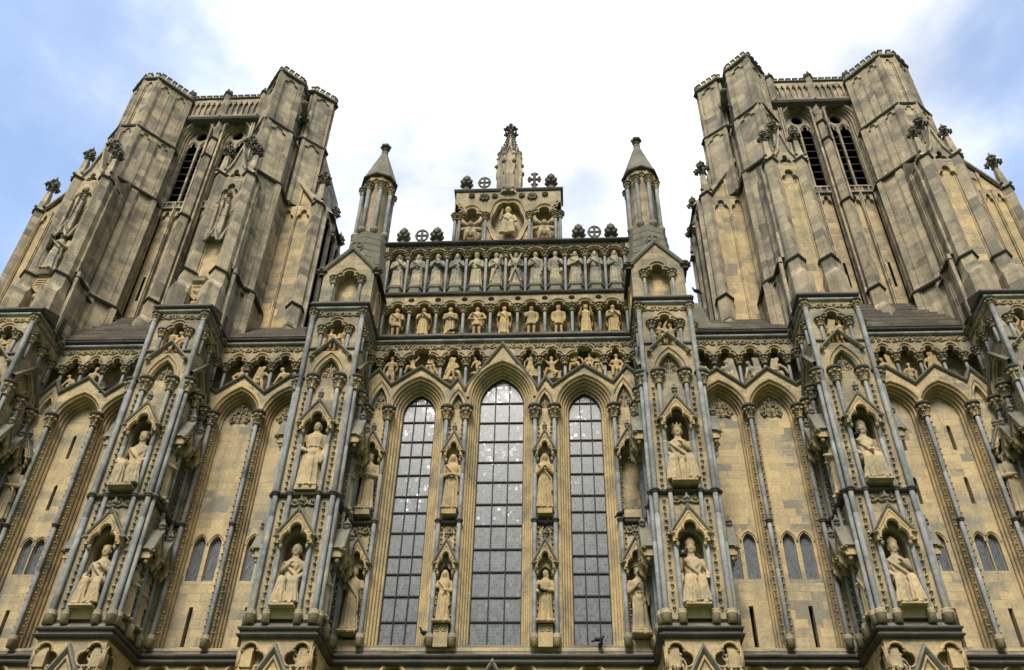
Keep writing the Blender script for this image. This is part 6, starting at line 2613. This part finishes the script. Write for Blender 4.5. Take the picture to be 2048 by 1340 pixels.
# twelve robed figures in the upper row of the gable
AP = [
    ('longhair', 'waist', 'chest', None, 'bearded robed statue at the left end of the upper row of twelve'),
    ('beard', 'waist', 'waist', None, 'long haired statue with pleated skirt, second from left in upper row'),
    ('bare', 'chest', 'hold', 'book', 'statue holding a book flat to its shoulder, third from left in upper row'),
    ('beard', 'waist', 'hold', None, 'long bearded statue in straight robe, fourth from left in upper row'),
    ('crown', 'hold', 'waist', None, 'crowned statue with a cloth over its arm, fifth from left in upper row'),
    ('bare', 'waist', 'bless', 'slant', 'statue holding a slanting club, just left of the saltire bearer in upper row'),
    ('beard', 'waist', 'waist', 'saltire', 'statue carrying a large diagonal cross in front of its body'),
    ('bare', 'waist', 'down', None, 'beardless statue with mantle draped to the knee, right of the diagonal cross'),
    ('cap', 'down', 'hold', 'bag', 'dark statue in hat with satchel, fourth from right in upper row'),
    ('beard', 'waist', 'hold', 'book', 'bearded statue with mantle hitched at waist, third from right in upper row'),
    ('beard', 'hold', 'waist', None, 'bearded statue with veil over head, second from right in upper row'),
    ('longhair', 'waist', 'down', None, 'badly worn statue with blurred face at the right end of upper row'),
]
for i, (hd, l, r_, it, lab) in enumerate(AP):
    x = -4.50 + 0.75 * (i + 0.5)
    pb = MB(None, 'hood')
    pb.lathe((0, 0.05), [(0.34, -0.36), (0.34, -0.16), (0.39, -0.10), (0.39, 0.0), (0, 0.01)], 6, False)
    statue('robed_statue', lab, 'statue', (x, 0.20, 25.10), 1.80, ST(hd=hd, left=l, right=r_, item=it, wide=1.0, nf=(8, 11, 9)[i % 3], swag=0.08), 'statuegrey', 0.0, 0.019,
           'upper row of twelve statues', ('pedestal', pb), wide=0.78)
AN = [
    ('bare', 'down', 'waist', True, 'short skirted winged figure at the left end of the lower row of nine'),
    ('bare', 'chest', 'chest', False, 'long robed figure with arms folded, second from left in lower row'),
    ('cap', 'waist', 'waist', False, 'stooping figure behind a pigeon, third from left in lower row'),
    ('bare', 'hip', 'hip', True, 'figure in feathered tights with hands at waist, fourth from left in lower row'),
    ('cap', 'stump', 'stump', False, 'headworn thickset figure in the middle of the lower row of nine'),
    ('bare', 'out', 'down', True, 'helmeted figure with bare legs, fourth from right in lower row'),
    ('crown', 'down', 'down', True, 'crowned figure in armour with legs apart, third from right in lower row'),
    ('crown', 'bless', 'bless', False, 'stout figure with both hands raised, second from right in lower row'),
    ('bare', 'waist', 'chest', False, 'robed figure holding a vessel, at the right end of the lower row'),
]
for i, (hd, l, r_, legs, lab) in enumerate(AN):
    x = -4.42 + 0.982 * (i + 0.5)
    statue('winged_figure', lab, 'statue', (x, 0.18, 22.76), 1.34, ST(hd=hd, left=l, right=r_, wide=1.0, legs=legs, wings=True, swag=.05), 'statuegold', 0.0, 0.017, 'lower row of nine winged figures', wide=0.92)

statue('seated_statue', 'seated statue with raised right hand inside the pointed oval at the gable top', 'statue', (0, 0.40, 27.86), 1.90,
       SE(hd='bare', left='bless', right='lap'), 'statue', 0.0, 0.018, None, None, wide=0.88, deep=0.62)


def seraph(b, rng):
    head(b, (0, -0.14, 0.62), 0.12, 1, 'bare', rng)
    b.tube([(0, 0, 0.7), (0, -0.02, 0.45), (0, 0, 0.2)], [0.10, 0.15, 0.08], 9)
    for sg in (-1, 1):
        b.tube([(sg * 0.08, -0.02, 0.66), (sg * 0.24, -0.05, 0.74), (sg * 0.34, -0.05, 0.92), (sg * 0.30, -0.04, 1.08)], [0.06, 0.10, 0.085, 0.02], 8)
        b.tube([(sg * 0.08, 0.0, 0.55), (sg * 0.32, 0.0, 0.48), (sg * 0.56, 0.02, 0.36)], [0.07, 0.09, 0.02], 8)
        b.tube([(sg * 0.05, -0.05, 0.50), (sg * 0.12, -0.06, 0.28), (sg * 0.20, -0.02, 0.0)], [0.08, 0.105, 0.03], 8)


statue('winged_seraph', 'carved head with six crossed wings in niche left of the oval', 'statue', (-1.46, 0.32, 27.78), 1.2, seraph, 'statue', 0.0, 0.018, 'seraphs beside the oval')
statue('winged_seraph', 'carved head with six crossed wings in niche right of the oval', 'statue', (1.46, 0.32, 27.78), 1.2, seraph, 'statue', 0.0, 0.018, 'seraphs beside the oval')


def risen(k, tm, two=False):
    def f(b, rng):
        if two:
            for sg, kk in ((-1, k), (1, (k + 3) % 5)):
                J = {}
                for key, v in RISEN[kk].items():
                    if key == 'yaw':
                        J[key] = v
                    elif isinstance(v[0], tuple):
                        J[key] = tuple((q[0] * 0.8 + sg * 0.17, q[1], q[2]) for q in v)
                    else:
                        J[key] = (v[0] * 0.8 + sg * 0.17, v[1], v[2])
                figure(b, rng, J, 'bare', 0.95)
            b.blob((0, 0.05, 0.1), (0.34, 0.14, 0.14), 9, 5, 0.3, k)
        else:
            figure(b, rng, RISEN[k], 'bare')
        tomb(b, tm, rng)
    return f


G_RES = 'small carved figures in the trefoil arcade'
res = [
    # centre: (x, z, H, pose, tomb, two, material, label)
    (-3.92, 20.55, 1.30, 4, '', False, 'statuegold', 'standing nude figure in leftmost trefoil niche above the left window'),
    (-3.15, 20.95, 1.02, 1, '', False, 'statuegold', 'nude figure with both arms over its head above the left window gable'),
    (-2.48, 20.95, 1.02, 3, 'box', False, 'statuegold', 'crouched draped pair right of the arms raised figure above the left window'),
    (-1.72, 20.70, 1.16, 2, 'slab', False, 'statuegold', 'figures climbing over a broken tomb lid, between left and middle window gables'),
    (-0.90, 20.95, 0.90, 2, '', False, 'statuegold', 'low reclining figure squeezed left of the tall middle gable'),
    (0.95, 20.80, 1.12, 4, 'box', False, 'statuegold', 'hunched figure leaning right of the tall middle gable'),
    (1.72, 20.70, 1.14, 1, 'box', False, 'statuegold', 'figure lifting a tomb slab, between middle and right window gables'),
    (2.52, 20.95, 1.05, 3, '', False, 'statuegold', 'kneeling figure facing right above the right window gable'),
    (3.18, 20.92, 1.02, 0, 'box', True, 'statuegold', 'two huddled figures above the right window gable'),
    (3.92, 20.60, 1.32, 0, 'box', False, 'statuegold', 'nude figure stepping down in rightmost trefoil niche above the right window'),
    # left side bay
    (-9.20, 20.30, 1.28, 0, '', False, 'statuegold', 'sitting nude figure in trefoil niche beside buttress under left tower'),
    (-8.46, 20.25, 1.32, 3, 'slab', False, 'statuegold', 'figure behind an upright coffin lid in trefoil arcade left of windows'),
    (-7.62, 20.32, 1.25, 2, 'box', False, 'statuegold', 'leaning figure pushing up a lid in trefoil arcade left of windows'),
    (-6.84, 20.32, 1.22, 4, 'box', False, 'statuegold', 'half hidden figure in trefoil niche against buttress left of windows'),
    # right side bay
    (6.84, 20.32, 1.28, 2, 'box', False, 'statuegrey', 'bent grey figure in trefoil niche against buttress right of windows'),
    (7.66, 20.25, 1.30, 0, 'slab_r', False, 'statuegrey', 'grey figure sitting on a leaning lid in arcade right of windows'),
    (8.52, 20.25, 1.30, 2, 'slab_r', False, 'statuegrey', 'grey figure bowed beside an upright slab in arcade right of windows'),
    (9.34, 20.30, 1.30, 3, 'slab', False, 'statuegrey', 'grey seated figure on a tilted slab beside buttress under right tower'),
    # right far bay
    (12.24, 20.35, 1.28, 3, '', False, 'statuegold', 'figure twisting to the left in first arcade niche at right edge'),
    (12.99, 20.35, 1.25, 2, 'slab_r', False, 'statuegold', 'figure under a slanting beam in second arcade niche at right edge'),
    (13.74, 20.20, 1.08, 0, 'box', False, 'statuegold', 'small low figure in a tomb, third arcade niche at right edge'),
    (14.51, 20.40, 1.28, 4, 'slab_r', False, 'statuegold', 'figure half behind a broken slab, last arcade niche at right edge'),
    # left far bay
    (-15.26, 20.30, 1.05, 2, 'box', False, 'statuegold', 'worn stump of a figure in leftmost arcade niche at left edge'),
    (-14.51, 20.35, 1.28, 3, '', False, 'statuegold', 'kneeling nude figure in arcade niche over the gable at left edge'),
    (-12.99, 20.30, 1.15, 0, 'box', False, 'statuegold', 'crouching figure by the buttress in arcade at left edge'),
]
for (x, z, H, k, tm, two, mt, lab) in res:
    statue('carved_figure', lab, 'carving', (x, 0.24, z + 0.14), H, risen(k, tm, two), mt, 0.0, 0.018, G_RES, deep=0.62)
for (x, lab, k, tm) in ((-16.83, 'carved pair in the cap niche of buttress at far left', 0, ''), (-10.88, 'two nude figures side by side in cap niche of buttress under left tower', 4, ''),
                        (-5.45, 'two seated nude figures in cap niche of buttress left of the aedicule row', 0, ''), (5.45, 'weathered carved group in cap niche of buttress right of tall windows', 3, 'box'),
                        (10.88, 'figure sprawled over a tilted slab in cap niche under right tower', 2, 'slab'), (16.83, 'worn carved group in the cap niche of buttress at far right', 1, 'box')):
    statue('carved_figure', lab, 'carving', (x, YB + 0.22, 20.58), 1.26, risen(k, tm, True), 'statuegold', 0.0, 0.018, 'carved groups in the buttress caps')
for (x, q, lab) in ((-10.88, 1, 'carved group in quatrefoil at foot of buttress under left tower'), (-5.45, 1, 'carved group in right quatrefoil at foot of buttress left of windows'),
                    (5.45, -1, 'carved couple in left quatrefoil at foot of buttress right of windows'), (5.45, 1, 'carved couple in right quatrefoil at foot of buttress right of windows'),
                    (10.88, -1, 'carved group in left quatrefoil at foot of buttress under right tower')):
    statue('carved_figure', lab, 'carving', (x + q * 0.69, YB + 0.0, 10.0), 0.62, risen(1 if q > 0 else 0, '', True), 'statue', 0.0, 0.016, 'carved groups in the quatrefoils')
statue('bishop_statue', 'mitred bishop statue with staff under the spired canopy on the left tower', 'statue', (-TX - 2.93, TY - 2.68, 24.95), 2.05,
       ST(hd='mitre', left='bless', right='hold', item='crozier', wide=0.8), 'statuegrey', 0.0, 0.02, None, None)


# ------------------------------------------------------------------ birds
def bird_mesh(mat, mat2):
    b = MB(None, mat)
    b.blob((0, 0, 0.11), (0.075, 0.14, 0.075), 10, 7, 0.03, 1)
    b.tube([(0, -0.10, 0.15), (0, -0.14, 0.21)], [0.05, 0.036], 8)
    b.blob((0, -0.155, 0.235), (0.036, 0.044, 0.036), 8, 6, 0.02, 2)
    b.tube([(0, -0.19, 0.233), (0, -0.222, 0.226)], [0.012, 0.004], 5)
    b.tube([(0, 0.10, 0.10), (0, 0.20, 0.06), (0, 0.27, 0.035)], [0.05, 0.042, 0.03], 6)
    b.use(mat2)
    for s in (-1, 1):
        b.blob((s * 0.062, 0.03, 0.12), (0.024, 0.135, 0.055), 8, 5, 0.03, 4)
        b.use(mat).tube([(s * 0.03, 0.0, 0.05), (s * 0.03, -0.01, 0.0)], [0.01, 0.008], 4)
        b.tube([(s * 0.03, -0.03, 0.005), (s * 0.03, 0.015, 0.005)], 0.007, 4)
        b.use(mat2)
    return b.mesh('bird')


BIRD_D = bird_mesh('feather', 'feather')
BIRD_G = bird_mesh('feather', 'feathergrey')
birds = [
    ((3.72, -0.24, 15.30), 0.9, BIRD_D, 'black bird on the shaft ring right of the right window'),
    ((-1.455, -0.10, 13.64), 0.3, BIRD_D, 'black bird standing on the head of the small veiled statue'),
    ((-1.93, -0.17, 11.66), -0.8, BIRD_D, 'black bird perched on shaft base between left and middle windows'),
    ((2.96, -0.15, 11.36), 0.2, BIRD_G, 'grey pigeon standing on the ledge below the right window'),
    ((2.93, 0.05, 11.55), 1.7, BIRD_D, 'dark pigeon on the sill behind the grey pigeon, below the right window'),
    ((5.22, -1.97, 13.10), 0.7, BIRD_D, 'black bird on the shoulder of the seated bishop right of windows'),
    ((10.62, -1.95, 16.90), 0.7, BIRD_D, 'black bird on the shoulder of upper mitred statue under right tower'),
    ((6.58, -1.98, 22.67), -1.2, BIRD_D, 'dark bird at the corner of the cap right of right aedicule'),
    ((-1.80, -0.08, 22.76), 1.4, BIRD_G, 'grey pigeon at the foot of the third figure in the lower row'),
    ((-13.75, -0.08, 20.34), 1.2, BIRD_G, 'grey pigeon in an empty arcade niche at left edge'),
    ((1.50, -0.26, 14.96), 0.4, BIRD_D, 'black bird on the canopy finial between middle and right windows'),
    ((1.36, -0.26, 12.88), -0.9, BIRD_G, 'pigeon resting on the forearm of the head turning statue'),
]
for (p, rz, me, lab) in birds:
    o = bpy.data.objects.new('bird', me)
    C.objects.link(o)
    o.location = p
    o.rotation_euler = (0, 0, rz)
    o.scale = (0.8, 0.8, 0.8)
    tag(o, lab, 'bird', 'birds resting on the front')

# ------------------------------------------------------------------ ground
b = MB(None, 'grass')
b.raw([(-600, -600, 0), (600, -600, 0), (600, 600, 0), (-600, 600, 0)], [(0, 1, 2, 3)])
structure('ground', b)
